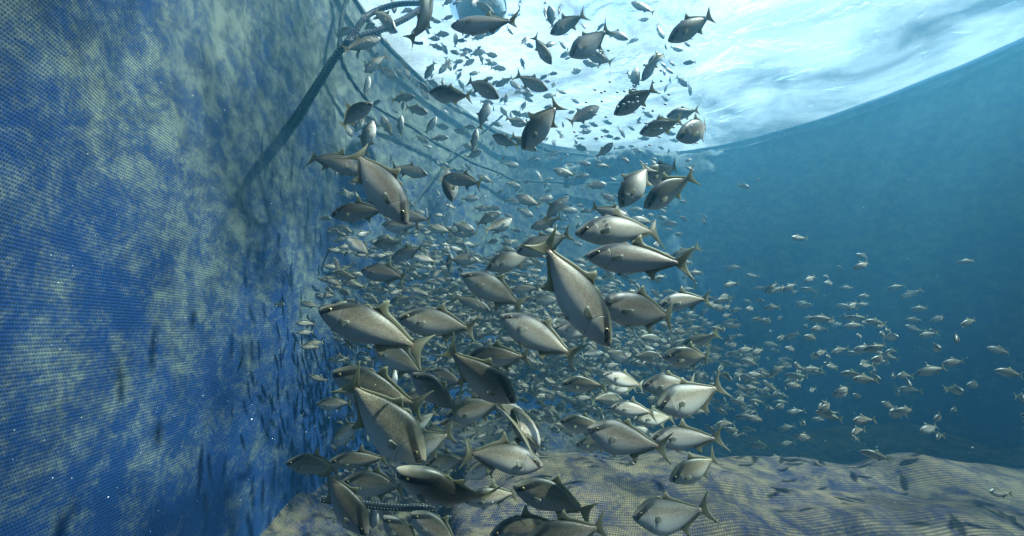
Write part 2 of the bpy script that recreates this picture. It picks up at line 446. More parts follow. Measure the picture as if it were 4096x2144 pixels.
for j in range(N + 1):
    for i in range(N + 1):
        x = CX - E + 2 * E * i / N; y = CY - E + 2 * E * j / N
        vs.append((x, y, hills(x, y))); uv.append((x + .1 * math.sin(y), y))
for j in range(N):
    for i in range(N):
        a = j*(N+1) + i
        if math.hypot(vs[a][0] - CX, vs[a][1] - CY) < 11.9: fs.append((a, a+1, a+N+2, a+N+1))
o = link('net_floor', mesh('net_floor', vs, fs, True, uv), None, [M_FLOOR])
tag(o, kind='structure')
me = mesh('water_surface', [(-60, -60, SURF), (70, -60, SURF), (70, 70, SURF), (-60, 70, SURF)], [(0, 1, 2, 3)], False)
o = link('water', me, None, [M_WATER]); tag(o, kind='structure')

def tube(pts, rad, seg=8, mat=M_ROPE, name='rope', parent=None, wob=0):
    pts = [Vector(p) for p in pts]; vs, fs = [], []
    for i, p in enumerate(pts):
        d = (pts[min(i+1, len(pts)-1)] - pts[max(i-1, 0)]).normalized()
        s = d.cross(Vector((0, 0, 1)) if abs(d.z) < .9 else Vector((1, 0, 0))).normalized(); u = s.cross(d)
        r = rad * (1 + wob * math.sin(i * 2.1))
        for j in range(seg):
            a = 2 * math.pi * j / seg; vs.append(p + (s * math.cos(a) + u * math.sin(a)) * r * (1 + (.22 * math.sin(3 * a + i * 1.9) if wob else 0)))
    for i in range(len(pts) - 1):
        for j in range(seg):
            k = (j + 1) % seg; fs.append((i*seg + j, i*seg + k, (i+1)*seg + k, (i+1)*seg + j))
    fs.append(tuple(range(seg))[::-1]); fs.append(tuple((len(pts)-1)*seg + j for j in range(seg)))
    return link(name, mesh(name, vs, fs), parent, [mat])
def spline(pts, n=8):
    out = []; q = [Vector(p) for p in pts]
    for i in range(len(q) - 1):
        p0, p1, p2, p3 = q[max(i-1, 0)], q[i], q[i+1], q[min(i+2, len(q)-1)]
        for k in range(n):
            t = k / n
            out.append(.5 * ((2*p1) + (p2 - p0)*t + (2*p0 - 5*p1 + 4*p2 - p3)*t*t + (3*p1 - p0 - 3*p2 + p3)*t**3))
    out.append(q[-1]); return out
# ropes sewn to the cage net
tag(tube([(CX + 11.05 * math.cos(2 * math.pi * i / 150), CY + 11.05 * math.sin(2 * math.pi * i / 150), 9.05 + .06 * math.sin(i * .9)) for i in range(151)], .075, 8, M_ROPE, 'head_rope', wob=.12),
    'thick dark head rope round the net top just under the bright water surface', 'rope')
tag(tube(spline([(-4.122, 7.690, 9.300), (-4.407, 7.927, 8.633), (-4.422, 7.810, 7.673), (-4.409, 7.911, 6.955), (-4.343, 8.353, 6.658), (-4.181, 9.129, 6.546), (-3.960, 9.905, 6.670), (-3.519, 11.041, 6.912), (-2.977, 12.084, 6.951), (-2.300, 13.100, 7.021), (-1.582, 13.962, 6.988), (-0.547, 14.947, 7.029), (0.141, 15.476, 6.927), (1.901, 16.492, 7.276), (3.659, 17.127, 7.487), (6.256, 17.497, 7.621), (8.540, 17.309, 7.441)], 7), .052, 8, M_ROPE, 'seam_rope', wob=.25),
    'long dark seam rope curving down the pale net from upper left', 'rope')
tag(tube(spline([(-0.397, 14.028, 9.300), (-1.309, 14.248, 8.616), (-1.834, 13.679, 7.903), (-2.364, 13.013, 6.974), (-2.635, 12.629, 6.186), (-3.170, 11.743, 4.786), (-3.376, 11.345, 4.042), (-3.573, 10.920, 3.088), (-3.666, 10.702, 2.460), (-3.750, 10.492, 1.943), (-3.795, 10.375, 1.389)], 7), .042, 8, M_ROPE, 'down_rope', wob=.25),
    'thin dark rope running down the net and crossing the long seam rope', 'rope')
tag(tube(spline([(-5.051, 9.362, 2.236), (-4.332, 8.414, 1.965), (-4.108, 9.410, 2.022), (-3.855, 10.212, 2.080), (-3.033, 11.989, 2.264), (-1.689, 13.844, 2.564), (0.362, 15.629, 2.687), (1.816, 16.453, 3.022), (3.641, 17.122, 3.424)], 7), .03, 8, M_ROPE, 'cross_rope', wob=.2),
    'nearly level dark rope low on the blue net at left', 'rope')
tag(tube(spline([(3.469, 17.074, 7.532), (3.316, 17.029, 7.049), (3.082, 16.955, 6.507), (2.758, 16.844, 5.541)], 6), .03, 8, M_ROPE, 'rope_tail', wob=.2),
    'short loose rope end hanging below the seam rope near mid picture', 'rope')

def laced_tube(pts, rad, label, pitch=.05, n=14):
    root = bpy.data.objects.new('laced_tube', None); COL.objects.link(root); root.location = (0, 0, 0)
    p = spline(pts, n); tube(p, rad, 12, M_HOSE, 'tube', root)
    vs, fs = [], []; acc = 0
    for i in range(len(p) - 1):
        d = p[i+1] - p[i]; l = d.length; d.normalize(); v = -p[i].normalized(); v = (v - d * v.dot(d)).normalized(); s = d.cross(v)
        while acc < l:
            for ang in (-.75, .55):
                c = p[i] + d * acc + (v * math.cos(ang) + s * math.sin(ang)) * rad
                n_ = (v * math.cos(ang) + s * math.sin(ang)); e = n_.cross(d); k = len(vs)
                for ee, dd, nn in ((-1, -1, 0), (1, -.4, 0), (1, 1, 0), (-1, .4, 0), (-1, -1, 1), (1, -.4, 1), (1, 1, 1), (-1, .4, 1)):
                    vs.append(c + e * ee * rad * .08 + d * dd * pitch * .17 + n_ * (nn * rad * .12))
                fs += [tuple(k + q_ for q_ in f_) for f_ in ((0, 1, 2, 3), (7, 6, 5, 4), (0, 4, 5, 1), (1, 5, 6, 2), (2, 6, 7, 3), (3, 7, 4, 0))]
            acc += pitch
        acc -= l
    tag(link('lacing', mesh('lacing', vs, fs, False), root, [M_TWINE]), kind='stuff')
    return tag(root, label, 'tube', 'laced black tubes')
laced_tube([(-5.347, 7.618, 4.802), (-4.499, 6.629, 4.435), (-3.408, 5.823, 4.986), (-3.118, 5.604, 5.073), (-2.953, 5.650, 5.390), (-2.819, 5.689, 5.742), (-2.662, 5.830, 6.093), (-2.290, 5.978, 6.410), (-1.790, 6.144, 6.619)], .050,
           'upper of two laced black tubes crossing the top left corner', .075)
laced_tube([(-5.334, 7.750, 4.753), (-4.497, 6.757, 4.433), (-3.119, 5.532, 4.905), (-2.826, 5.490, 5.144), (-2.544, 5.640, 5.445), (-2.335, 5.793, 5.730), (-2.085, 5.939, 6.052), (-1.816, 6.075, 6.437)], .054,
           'lower laced black tube slanting up from the left edge to the top', .075)
laced_tube([(-1.787, 3.628, -1.572), (-1.527, 3.633, -1.600), (-1.245, 3.640, -1.637), (-0.962, 3.643, -1.655), (-0.726, 3.644, -1.660)], .030,
           'black tube with pale lacing lying level in the bottom left corner', .03, 30)
tag(tube(spline([(-1.800, 6.219, 6.193), (-1.968, 6.152, 5.998), (-2.019, 6.132, 5.821), (-1.980, 6.107, 5.677), (-1.880, 6.113, 5.642), (-1.780, 6.112, 5.647)], 7), .028, 8, M_HOSE, 'hook'),
    'dark open hook hanging under the black tubes at top left', 'hook')

def lathe(prof, seg, name, mat, parent, loc=(0, 0, 0)):
    vs, fs = [], []
    for r, z in prof:
        for j in range(seg):
            a = 2 * math.pi * j / seg; vs.append((r * math.cos(a) + loc[0], r * math.sin(a) + loc[1], z + loc[2]))
    for i in range(len(prof) - 1):
        for j in range(seg):
            k = (j + 1) % seg; fs.append((i*seg + j, i*seg + k, (i+1)*seg + k, (i+1)*seg + j))
    return link(name, mesh(name, vs, fs), parent, [mat])
bx, by, bz = (-0.913, 8.965, 9.500)
buoy = bpy.data.objects.new('float', None); COL.objects.link(buoy); buoy.location = (bx, by, bz)
RB = .72
lathe([(.001, -.62), (.30, -.60), (.52, -.52), (.66, -.38), (RB, -.18), (RB, .30), (.68, .42), (.5, .55), (.001, .6)], 32, 'float_body', M_BUOY, buoy)
lathe([(RB, .02), (RB + .05, .03), (RB + .05, .12), (RB, .13)], 32, 'collar', M_BUOY, buoy)
lathe([(.001, -.74), (.07, -.74), (.09, -.68), (.07, -.60), (.001, -.60)], 12, 'eyelet', M_STEEL, buoy)
tag(buoy, 'big round pale float at the water surface behind the topmost fish', 'float')

def link_mesh(a=.075, b=.034, r=.0115):
    c = []
    for i in range(20):
        t = 2 * math.pi * i / 20; x = math.cos(t); y = math.sin(t)
        c.append(Vector((x * b + 0, 0, y * b + math.copysign(a - b, y) if abs(y) > .01 else 0)))
    vs, fs = [], []
    for i, p in enumerate(c):
        d = (c[(i+1) % 20] - c[i-1]).normalized(); s = Vector((0, 1, 0)); u = s.cross(d)
        for j in range(6):
            t = 2 * math.pi * j / 6; vs.append(p + (s * math.cos(t) + u * math.sin(t)) * r)
    for i in range(20):
        for j in range(6):
            k = (j + 1) % 6; i2 = (i + 1) % 20; fs.append((i*6 + j, i*6 + k, i2*6 + k, i2*6 + j))
    me = mesh('link', vs, fs); me.materials.append(M_STEEL); return me
LM = link_mesh()
chain = bpy.data.objects.new('chain', None); COL.objects.link(chain)
q = spline([(0.394, 7.768, 8.923), (0.250, 7.823, 8.613), (0.197, 7.871, 8.341), (0.158, 7.912, 8.108), (0.013, 7.948, 8.191), (-0.199, 7.988, 8.255)], 40)
acc, last, k = 0, q[0], 0
for i in range(1, len(q)):
    acc += (q[i] - q[i-1]).length
    if acc >= .112:
        acc = 0; d = (q[i] - last).normalized(); rot = d.to_track_quat('Z', 'Y')
        c = bpy.data.objects.new('link', LM); COL.objects.link(c); c.parent = chain
        c.location = (q[i] + last) / 2; c.rotation_mode = 'QUATERNION'
        from mathutils import Quaternion
        c.rotation_quaternion = rot @ Quaternion((0, 0, 1), (1.57 if k % 2 else 0) + .3); last = q[i]; k += 1
tag(chain, 'steel link chain hanging from the surface right of the pale float', 'chain')

# a sunlit roll of slack netting along the far wall
q = spline([(2.309, 15.019, 6.965), (3.516, 15.236, 7.463), (4.652, 15.096, 7.679), (5.851, 14.900, 7.641), (7.133, 14.713, 7.545), (10.340, 16.808, 8.619), (12.329, 16.875, 8.709)], 14)
vs, fs, uv = [], [], []
for i, p in enumerate(q):
    for j in range(22):
        t = j / 21; a = R(200) * t - R(30)
        r = .36 + .22 * noise.noise(Vector((i * .16, t * 2, 0))) + .12 * noise.noise(Vector((i * .5, t * 4, 3)))
        drop = max(0, t - .7) * 1.2
        vs.append((p.x, p.y - r * math.sin(a) * 1.0 - .1 * drop, p.z + r * math.cos(a) - drop)); uv.append((i * .2, t * 2.6))
for i in range(len(q) - 1):
    for j in range(21): a = i*22 + j; fs.append((a, a+22, a+23, a+1))
tag(link('net_roll', mesh('net_roll', vs, fs, True, uv), None, [M_CURT]), 'sunlit roll of slack netting lying level along the far net at right', 'net')
def blobs(name, pts, mat, label, cat):
    b, f, _ = sphere_geo((0, 0, 0), 1, 7, 5); vs, fs = [], []
    for (p, r, sx) in pts:
        o_ = len(vs); vs += [(p[0] + a[0] * r * sx, p[1] + a[1] * r, p[2] + a[2] * r) for a in b]; fs += [tuple(i + o_ for i in q_) for q_ in f]
    return tag(link(name, mesh(name, vs, fs), None, [mat]), label, cat, kind='stuff')
rr = random.Random(3)
blobs('feed_pellets', [(Vector(p) , .0062 * d / 2, 1.5) for p, d in [
((0.546, 1.374, 0.976), 1.52),
((0.630, 1.709, 1.210), 1.89),
((0.483, 1.348, 1.008), 1.50),
((0.723, 1.963, 1.444), 2.18),
((0.664, 1.708, 1.312), 1.91),
((0.800, 2.272, 1.594), 2.51),
((0.570, 1.698, 1.264), 1.89),
((0.845, 2.214, 1.565), 2.45),
((0.597, 1.537, 1.160), 1.72),
((0.423, 1.597, 1.202), 1.78),
((0.519, 1.752, 1.311), 1.95),
((0.463, 1.625, 1.208), 1.81),
((0.654, 2.087, 1.631), 2.34),
((0.963, 2.132, 1.661), 2.39),
((0.758, 1.621, 1.355), 1.83),
((0.765, 1.787, 1.506), 2.02),
((1.069, 2.229, 1.832), 2.51),
((0.824, 2.062, 1.317), 2.26),
((0.831, 1.951, 1.097), 2.11),
((0.981, 2.211, 1.501), 2.44),
((0.880, 1.745, 1.086), 1.91),
((1.041, 2.010, 1.272), 2.20),
((0.385, 1.461, 0.974), 1.61),
((0.489, 1.468, 1.017), 1.62),
((0.532, 2.020, 1.183), 2.19),
((0.418, 1.847, 1.126), 2.01),
((0.403, 1.716, 1.216), 1.90),
((0.806, 1.924, 1.225), 2.11),
((0.536, 1.885, 1.343), 2.09),
((0.345, 1.773, 1.076), 1.93),
((0.548, 1.957, 1.156), 2.13),
((0.747, 2.341, 1.293), 2.53),
((0.360, 2.124, 1.125), 2.29),
((0.651, 2.204, 1.450), 2.42),
((0.305, 1.479, 0.867), 1.61),
((0.351, 2.309, 1.362), 2.51),
((1.127, 2.015, 1.262), 2.20),
((0.846, 2.133, 1.550), 2.37),
((0.709, 1.707, 1.175), 1.88),
((0.723, 1.578, 0.930), 1.72),
((0.827, 1.781, 1.099), 1.95),
((0.865, 2.059, 1.293), 2.25),
((0.650, 1.583, 0.789), 1.70),
((0.579, 1.841, 1.649), 2.10),
((0.505, 1.759, 1.572), 2.00),
((1.139, 2.284, 1.682), 2.54),
((0.953, 1.992, 1.562), 2.23),
((0.686, 1.415, 0.994), 1.57),
]], M_BUB, 'white pellets drifting in front of the fish at upper right', 'pellets')
c0 = Vector((-0.670, 3.728, -1.562))
blobs('air_bubbles', [(c0 + Vector((rr.gauss(0, .045), rr.gauss(0, .05), rr.gauss(0, .045))), rr.uniform(.004, .017), 1.1) for i in range(90)], M_BUB,
      'small burst of white bubbles above the net bottom at lower left', 'bubbles')
sp = []
for i in range(480):
    d = rr.uniform(.9, 7); a = rr.uniform(-.95, .95); e = rr.uniform(-.42, .72)
    sp.append((Vector((math.sin(a) * math.cos(e), math.cos(a) * math.cos(e), math.sin(e))) * d, rr.uniform(.0006, .0016) * (.6 + .35 * d), 1))
blobs('floating_specks', sp, M_BUB, 'fine pale specks drifting everywhere in the water', 'specks')

# ------------------------------------------------------------------ fish
# x y z | forward | dorsal direction | length | bend | tail-first depth factor | parts? | label
FISH = [
(0.221,1.265,0.137,0.556,-0.016,-0.831,0.823,0.146,0.549,0.4614,-0.25,0.97,1,'largest olive bronze fish diving right in the centre, gold-ringed eye near its snout'),
(-0.548,1.575,-0.381,0.750,0.059,-0.659,0.661,-0.065,0.747,0.4932,0,1.06,1,'huge dark fish diving right in the lower left, long white pectoral fin'),
(-0.559,1.415,0.009,-0.949,0.022,0.316,0.316,0.119,0.941,0.4560,-0.5,1.04,1,'large bronze fish with glittering scales, head cut by the left edge at mid height'),
(-0.265,1.526,-0.646,-0.761,-0.329,0.559,0.649,-0.413,0.639,0.4607,-0.5,0.97,1,'big blue-grey fish diving right seen from above, tail over the net bottom'),
(0.510,1.407,0.284,-0.987,0.119,0.109,0.127,0.154,0.980,0.4112,0.25,1.04,1,'big silver fish facing left with open mouth and wide dark eye stripe'),
(-0.624,1.543,0.678,0.560,0.201,-0.804,0.787,0.174,0.592,0.4694,0.5,0.98,1,'huge bronze-grey fish diving right at the upper left, tail pointing straight up'),
(-0.703,1.865,-0.311,-0.912,0.157,0.379,0.359,-0.145,0.922,0.5134,-0.5,1.02,1,'very dark fish facing left with tall dorsal fin, behind the huge dark diving one'),
(-0.159,1.753,-0.224,0.830,0.164,-0.534,0.558,-0.222,0.800,0.4425,0.25,0.99,1,'big olive fish diving right with sunlit tail base and tall spiny dorsal fin'),
(0.532,1.659,0.486,-0.990,-0.076,-0.122,-0.133,0.164,0.977,0.4581,-0.25,1.10,1,'silver fish facing left with yellow-green tail, upper of the two big ones at right'),
(0.138,1.887,-0.039,-0.859,0.056,0.508,0.501,0.290,0.815,0.4630,0.25,1.03,1,'bright silver white fish with black eye stripe nosing up left, below the centre'),
(0.295,2.146,-1.114,-0.985,0.060,-0.159,-0.157,0.036,0.987,0.4824,-0.25,0.97,1,'large dark fish heading left, right of the bottom edge dark fish'),
(0.667,1.836,0.097,-0.957,-0.262,0.121,0.128,-0.007,0.992,0.5118,-0.25,0.99,1,'big pinkish grey fish facing left, its head hidden behind the largest olive fish'),
(-0.923,2.111,-0.923,0.651,0.016,-0.759,0.752,-0.145,0.643,0.4429,0,0.98,1,'slender grey fish diving right along the left edge of the bottom corner'),
(-0.051,2.113,-0.701,0.970,0.100,-0.221,0.169,0.379,0.910,0.4634,0.25,1.08,1,'golden-flanked fish facing right with tail up left, above the edge of the mound'),
(-0.425,2.030,0.034,-0.967,-0.192,0.165,0.143,0.120,0.982,0.4500,0.25,1.02,1,'slender grey fish with clear eye heading left, right of the large bronze one'),
(0.237,2.295,-0.979,-0.963,-0.074,0.260,0.265,-0.080,0.961,0.4740,0.5,1.06,1,'near-black fish facing left over the net mound with its tail hanging right'),
(0.667,2.219,-0.644,-0.953,-0.050,0.298,0.276,0.255,0.927,0.4626,0.5,1.09,1,'silver fish with black eye stripe facing left, just above the raised net mound'),
(0.091,2.279,-1.141,-0.961,0.156,-0.229,-0.229,0.016,0.973,0.4645,0,0.99,1,'dark slim-backed fish facing left along the very bottom edge'),
(0.893,2.183,-1.032,-0.996,0.064,-0.057,-0.015,0.527,0.850,0.4258,0.5,1.09,1,'large silver fish with dark eye stripe in the bottom right corner'),
(1.112,2.402,-0.684,-0.995,0.097,-0.038,0.016,0.501,0.865,0.4495,0.25,1.01,1,'brightest cream fish with yellow eye, cut by the right edge above the mound'),
(-0.124,2.369,0.264,-0.894,-0.072,0.443,0.432,0.133,0.892,0.4854,-0.25,1.06,1,'grey fish heading up left with tail hanging down, left of the largest fish'),
(-0.187,2.093,2.076,-0.983,0.141,0.121,0.137,0.114,0.984,0.4956,0.25,1.00,1,'long slim dark-backed fish seen from below under the round float, heading left'),
(1.247,2.575,-0.473,-0.971,-0.143,-0.191,-0.225,0.280,0.933,0.5288,0.25,1.10,1,'large fish with golden eye and dark stripe, mouth open, at the right edge'),
(-1.221,2.278,1.154,0.913,0.240,-0.330,0.298,0.159,0.941,0.4308,0.5,1.07,1,'pale olive fish cut by the left edge, head hidden behind the huge diving fish'),
(-0.103,2.444,-0.188,-0.985,0.171,-0.024,-0.047,-0.130,0.990,0.4609,-0.25,0.99,1,'dark-backed fish with big rosy tail, partly hidden behind the olive diving one'),
(-0.509,2.654,-1.351,-0.841,-0.016,0.540,0.538,0.071,0.840,0.4374,0.25,1.03,1,'pale blue fish with dark eye stripe rising from the bottom edge'),
(-1.047,2.901,-1.157,-0.992,-0.045,0.115,0.117,-0.046,0.992,0.4919,0,1.06,1,'nearly black fish with tall dorsal fin facing left in the lower left'),
(-0.522,2.506,-0.431,-0.769,0.019,0.639,0.624,-0.193,0.757,0.4313,0,1.07,1,'dark fish nosing up left with pale fin tips, between two big tails'),
(0.219,2.427,1.530,-0.640,0.317,-0.700,-0.764,-0.162,0.625,0.4509,-0.25,1.11,1,'large dark fish diving left with tail high in the bright upper middle'),
(-0.926,2.951,-0.245,-0.872,0.091,0.481,0.485,0.017,0.875,0.5208,-0.25,1.03,1,'large grey fish heading up left, just above the narrow fish hanging down'),
(-0.633,2.202,2.271,0.135,-0.158,0.978,0.101,0.984,0.145,0.4451,-0.5,1.04,1,'belly-up looking fish hanging tail down from the top edge, beside the dark hook'),
(-0.262,2.664,-0.565,-0.966,-0.212,-0.150,-0.150,-0.018,0.989,0.4285,0.25,1.09,1,'blue-grey fish heading left under the sunlit olive diving one'),
(-1.179,2.917,-0.988,-0.970,-0.240,0.031,0.064,-0.131,0.989,0.4319,-0.25,0.99,1,'dark fish with pale flank spot facing left, below the huge dark diving one'),
(1.242,2.855,-0.429,-0.975,0.214,-0.052,0.012,0.289,0.957,0.4349,-0.5,1.08,1,'pale silver fish with long eye stripe facing left near the lower right edge'),
(-1.616,3.108,-1.087,-0.999,-0.004,0.049,0.049,-0.096,0.994,0.4846,0.25,1.05,1,'large dark fish heading left, upper left of the slender corner fish'),
(0.291,3.088,0.758,-0.962,-0.071,-0.263,-0.269,0.102,0.958,0.5369,0.25,0.97,1,'pinkish fish facing left crossed by the raised tail of the largest fish'),
(-0.154,2.942,-1.256,-0.973,-0.231,-0.009,0.002,-0.044,0.999,0.4458,-0.25,1.01,1,'slim grey fish facing left, nose low, left of the near-black one on the mound'),
(-0.670,2.883,-0.878,-0.870,0.296,-0.394,-0.267,0.388,0.882,0.5039,-0.25,1.10,1,'fish with glittering back and white belly half hidden behind the huge dark head'),
(-1.304,2.860,0.993,-0.983,-0.091,-0.162,-0.132,-0.274,0.953,0.4699,0,1.09,1,'pinkish grey fish facing left at the left edge, under the huge diving fish'),
(1.222,2.597,1.075,-0.811,-0.108,-0.574,-0.456,-0.498,0.738,0.5076,0.25,1.11,1,'grey fish with dark eye stripe heading down left by the right edge'),
(1.480,3.069,-1.109,-0.932,0.016,-0.363,-0.363,0.017,0.932,0.4619,-0.25,1.06,1,'dark-headed fish entering from the right edge low over the lit mesh'),
(0.988,2.635,1.145,-0.591,-0.008,-0.806,-0.806,0.045,0.590,0.4751,-0.25,1.11,1,'large dark fish diving left, tail straight up, over the hanging net curtain'),
(-0.950,3.409,-1.759,-0.599,-0.319,0.735,0.751,0.095,0.653,0.5121,-0.25,1.06,1,'dark green-backed fish nosing up left, cut by the bottom edge'),
(-0.009,3.200,0.645,-0.924,-0.101,-0.369,-0.376,0.056,0.925,0.4994,-0.5,1.08,1,'pinkish grey fish facing left, its tail behind the big central olive tail'),
(1.441,2.443,2.400,-0.856,0.044,-0.515,-0.503,-0.297,0.812,0.4402,0,0.97,1,'big dark fish head entering from the upper right edge with a white pectoral fin'),
(1.656,3.384,-0.253,-0.989,-0.140,0.050,0.085,-0.254,0.963,0.5313,-0.25,1.06,1,'dark-backed fish with pale lips at the right edge, over the bottom rope'),
(0.686,3.552,-0.895,-0.977,0.166,0.136,0.108,-0.166,0.980,0.4634,-0.25,1.01,1,'dark-backed fish facing left, its head left of the silver one over the mound'),
(-1.143,3.107,0.494,-0.971,0.169,0.169,0.194,0.141,0.971,0.4883,0.25,1.09,1,'grey fish facing left with curled dark tail, lower left above the bronze one'),
(0.630,3.420,-0.013,-0.981,0.159,0.109,0.163,0.387,0.908,0.4635,0.25,1.10,1,'large pale fish heading left, just below the largest olive diving fish'),
(1.094,2.826,2.013,-0.854,0.234,-0.466,-0.517,-0.272,0.811,0.4076,0.25,1.07,1,'dark fish speckled with white pellets, heading down left near the bright right side'),
(1.426,3.130,1.471,-0.953,-0.086,-0.289,-0.236,-0.382,0.893,0.5001,-0.5,1.03,1,'grey fish heading left partly hidden behind the dark diver near the net curtain'),
(1.599,3.272,0.266,-0.968,-0.206,-0.147,-0.148,-0.008,0.989,0.5205,0.25,1.02,1,'teal-grey fish with dark forehead entering from the right edge at mid height'),
(-0.939,3.664,-0.691,-0.966,0.167,-0.195,-0.173,0.139,0.975,0.4863,-0.25,0.99,1,'large grey fish heading left, just left of the dark fish nosing up left'),
(0.971,3.259,1.111,0.887,-0.104,-0.449,0.452,0.008,0.892,0.4405,0,1.05,1,'grey fish facing right with pale raised tail just above the upper big silver fish'),
(-0.615,3.554,-1.216,-0.980,-0.159,-0.120,-0.096,-0.149,0.984,0.4193,0.25,1.08,1,'large dark fish heading left, just above the blue-grey fish from above'),
(-0.282,3.896,-1.400,-0.903,0.243,-0.354,-0.200,0.492,0.847,0.5009,0.25,1.00,1,'large grey fish heading left, just lower left of the golden-flanked fish'),
(0.726,2.862,2.630,-0.798,-0.124,-0.590,-0.556,-0.226,0.800,0.4985,0.25,1.09,1,'large dark fish heading down left, lower right of the backlit fish by the glare'),
(1.161,3.542,-0.752,-0.995,0.077,0.065,0.088,0.350,0.933,0.4254,0,1.10,1,'silver green fish with raised pale tail facing left, over the blue net bottom'),
(1.820,3.143,1.927,-0.864,-0.273,-0.423,-0.290,-0.415,0.862,0.6135,-0.5,1.00,1,'dark fish face entering from the right edge, mouth slightly open, above mid height'),
(-0.047,3.791,-0.816,0.920,0.070,-0.386,0.375,0.131,0.918,0.4602,-0.25,1.07,1,'pinkish grey fish facing right, partly hidden by the one seen from behind'),
(1.117,3.630,-0.494,-0.972,0.036,0.231,0.224,0.430,0.875,0.4341,-0.25,1.02,1,'silver fish with black forehead stripe facing left above the folded net'),
(0.703,3.567,-0.529,-0.986,-0.139,0.092,0.128,-0.279,0.952,0.4505,0.25,1.03,1,'very dark fish with upright forked tail facing left, right of the lower centre'),
(-1.585,3.177,2.122,0.896,-0.179,0.406,-0.442,-0.424,0.790,0.4561,0.75,1.05,1,'grey fish with dark eye patch nosing up right near the left edge, tail curled'),
(1.554,3.354,2.092,-0.958,0.207,-0.198,-0.251,-0.270,0.930,0.4328,0.25,1.07,1,'grey fish swimming left with bright tail up, under the pellets at right'),
(1.445,3.750,-0.878,-0.998,-0.058,-0.035,-0.054,0.345,0.937,0.4453,-0.25,1.01,1,'large pale fish heading left, just right of the green silver fish'),
(-0.660,3.342,2.452,-0.975,0.055,0.216,0.134,-0.628,0.767,0.4629,-0.25,0.98,1,'grey fish with pale belly heading left, upper middle of the long seam rope'),
(-0.548,3.699,1.654,-0.965,0.111,0.238,0.226,-0.111,0.968,0.4834,0.25,1.08,1,'large dark fish heading left, just right of the silver fish hanging nose down'),
(2.078,3.974,-0.126,-0.900,0.251,-0.355,-0.361,0.026,0.932,0.4308,0.5,0.98,1,'black-headed fish with cream belly cut by the right edge, above pale lips'),
(-0.449,3.881,0.298,0.917,0.059,-0.395,0.390,0.080,0.917,0.4543,0.5,0.98,1,'grey fish diving right with raised tail and dark eye stripe, left of centre'),
(-0.721,3.835,1.702,0.088,-0.088,-0.992,-0.907,-0.418,-0.043,0.5296,-0.5,1.01,1,'silver fish hanging nose down with white belly, in the middle of the down rope'),
(-0.930,4.372,-1.184,-0.983,0.025,-0.184,-0.185,-0.227,0.956,0.4727,0.25,1.09,1,'large dark fish heading left, just upper right of the glittering half-hidden fish'),
(-0.732,4.122,-0.540,-0.916,-0.012,0.401,0.401,0.014,0.916,0.4588,0.5,1.00,1,'large grey fish heading up left, just upper right of the dark fish nosing up left'),
(-1.794,3.652,3.349,0.887,0.043,0.460,-0.460,-0.020,0.888,0.4708,-0.25,1.10,1,'large slim dark fish heading right, lower left of the silver fish crossing the tubes'),
(-1.877,4.269,-1.159,-0.818,0.279,-0.504,-0.382,0.391,0.837,0.5265,0.25,1.09,1,'blue-grey fish heading down left at the left edge beneath the huge dark tail'),
(-0.337,3.590,2.728,0.864,0.152,-0.480,0.504,-0.284,0.816,0.4429,0.5,1.07,1,'olive silver fish diving right with its tail curled up, below the crowded small ones'),
(0.892,4.042,-1.207,-0.960,0.241,-0.146,-0.124,0.101,0.987,0.4172,0.5,1.04,1,'dark fish tucked under the silver one that swims above the raised net mound'),
(-0.644,4.484,-1.111,-0.977,-0.209,0.042,0.085,-0.201,0.976,0.4575,0.25,1.08,1,'mid-sized dark fish heading left, just lower left of the grey fish under olive diver'),
(-2.089,4.328,-0.857,-0.990,-0.142,0.007,0.010,-0.021,1.000,0.4107,0,0.98,1,'mid-sized grey fish heading left, left of the very dark tall-finned fish'),
(-1.532,3.570,-1.698,0.827,-0.122,-0.549,0.415,0.791,0.449,0.3446,0.5,1.09,1,'mid-sized dark fish heading down right, just below the slender corner fish'),
(0.938,4.168,2.763,0.825,-0.010,0.565,-0.564,0.041,0.825,0.5047,-0.25,1.01,1,'mid-sized grey fish heading up right, right of the dark fish with tail high'),
(-1.439,4.406,1.334,-0.986,0.155,0.057,0.076,0.123,0.989,0.5088,0,1.00,1,'mid-sized grey fish heading left, lower right of the huge diving bronze fish'),
(-1.701,3.979,4.070,0.685,0.067,-0.725,0.727,-0.127,0.675,0.5025,0.5,0.97,1,'pale silver fish diving right in the top left corner, crossing the laced tubes'),
(-1.196,4.919,-1.207,-0.899,-0.136,-0.415,-0.400,-0.127,0.908,0.4459,-0.5,1.11,1,'mid-sized grey fish heading down left, just above the glittering half-hidden fish'),
(-1.281,4.123,1.967,0.958,-0.132,-0.253,0.259,0.031,0.965,0.4846,-0.25,1.08,1,'round pale silver fish facing right, alone on the net left of the down rope'),
(-1.318,4.527,1.492,-0.937,-0.248,0.247,0.242,0.051,0.969,0.4562,0.25,0.97,1,'mid-sized grey fish heading left, below the round pale fish'),
(0.676,3.782,3.753,-0.805,-0.112,-0.582,-0.507,-0.380,0.774,0.5044,0.5,1.09,1,'dark backlit fish heading down left against the white glare, right of the chain'),
(1.524,5.050,-0.783,-0.997,-0.061,0.040,0.019,0.313,0.949,0.4953,-0.5,1.01,1,'mid-sized pale fish heading left, just below the silver fish above folds'),
(0.600,4.664,1.676,0.766,-0.084,0.637,-0.608,0.229,0.761,0.4934,0.5,1.10,1,'grey fish with rounded back climbing up right in open blue mid water'),
(-1.903,4.242,2.497,0.217,-0.014,0.976,-0.976,0.012,0.217,0.4835,0.25,1.06,1,'mid-sized teal fish heading straight up, lower right of the dark-eyed edge fish'),
(0.275,4.304,3.336,0.918,-0.025,-0.396,0.384,-0.201,0.901,0.4841,-0.5,1.05,1,'mid-sized dark fish heading right, above the dark fish with tail high'),
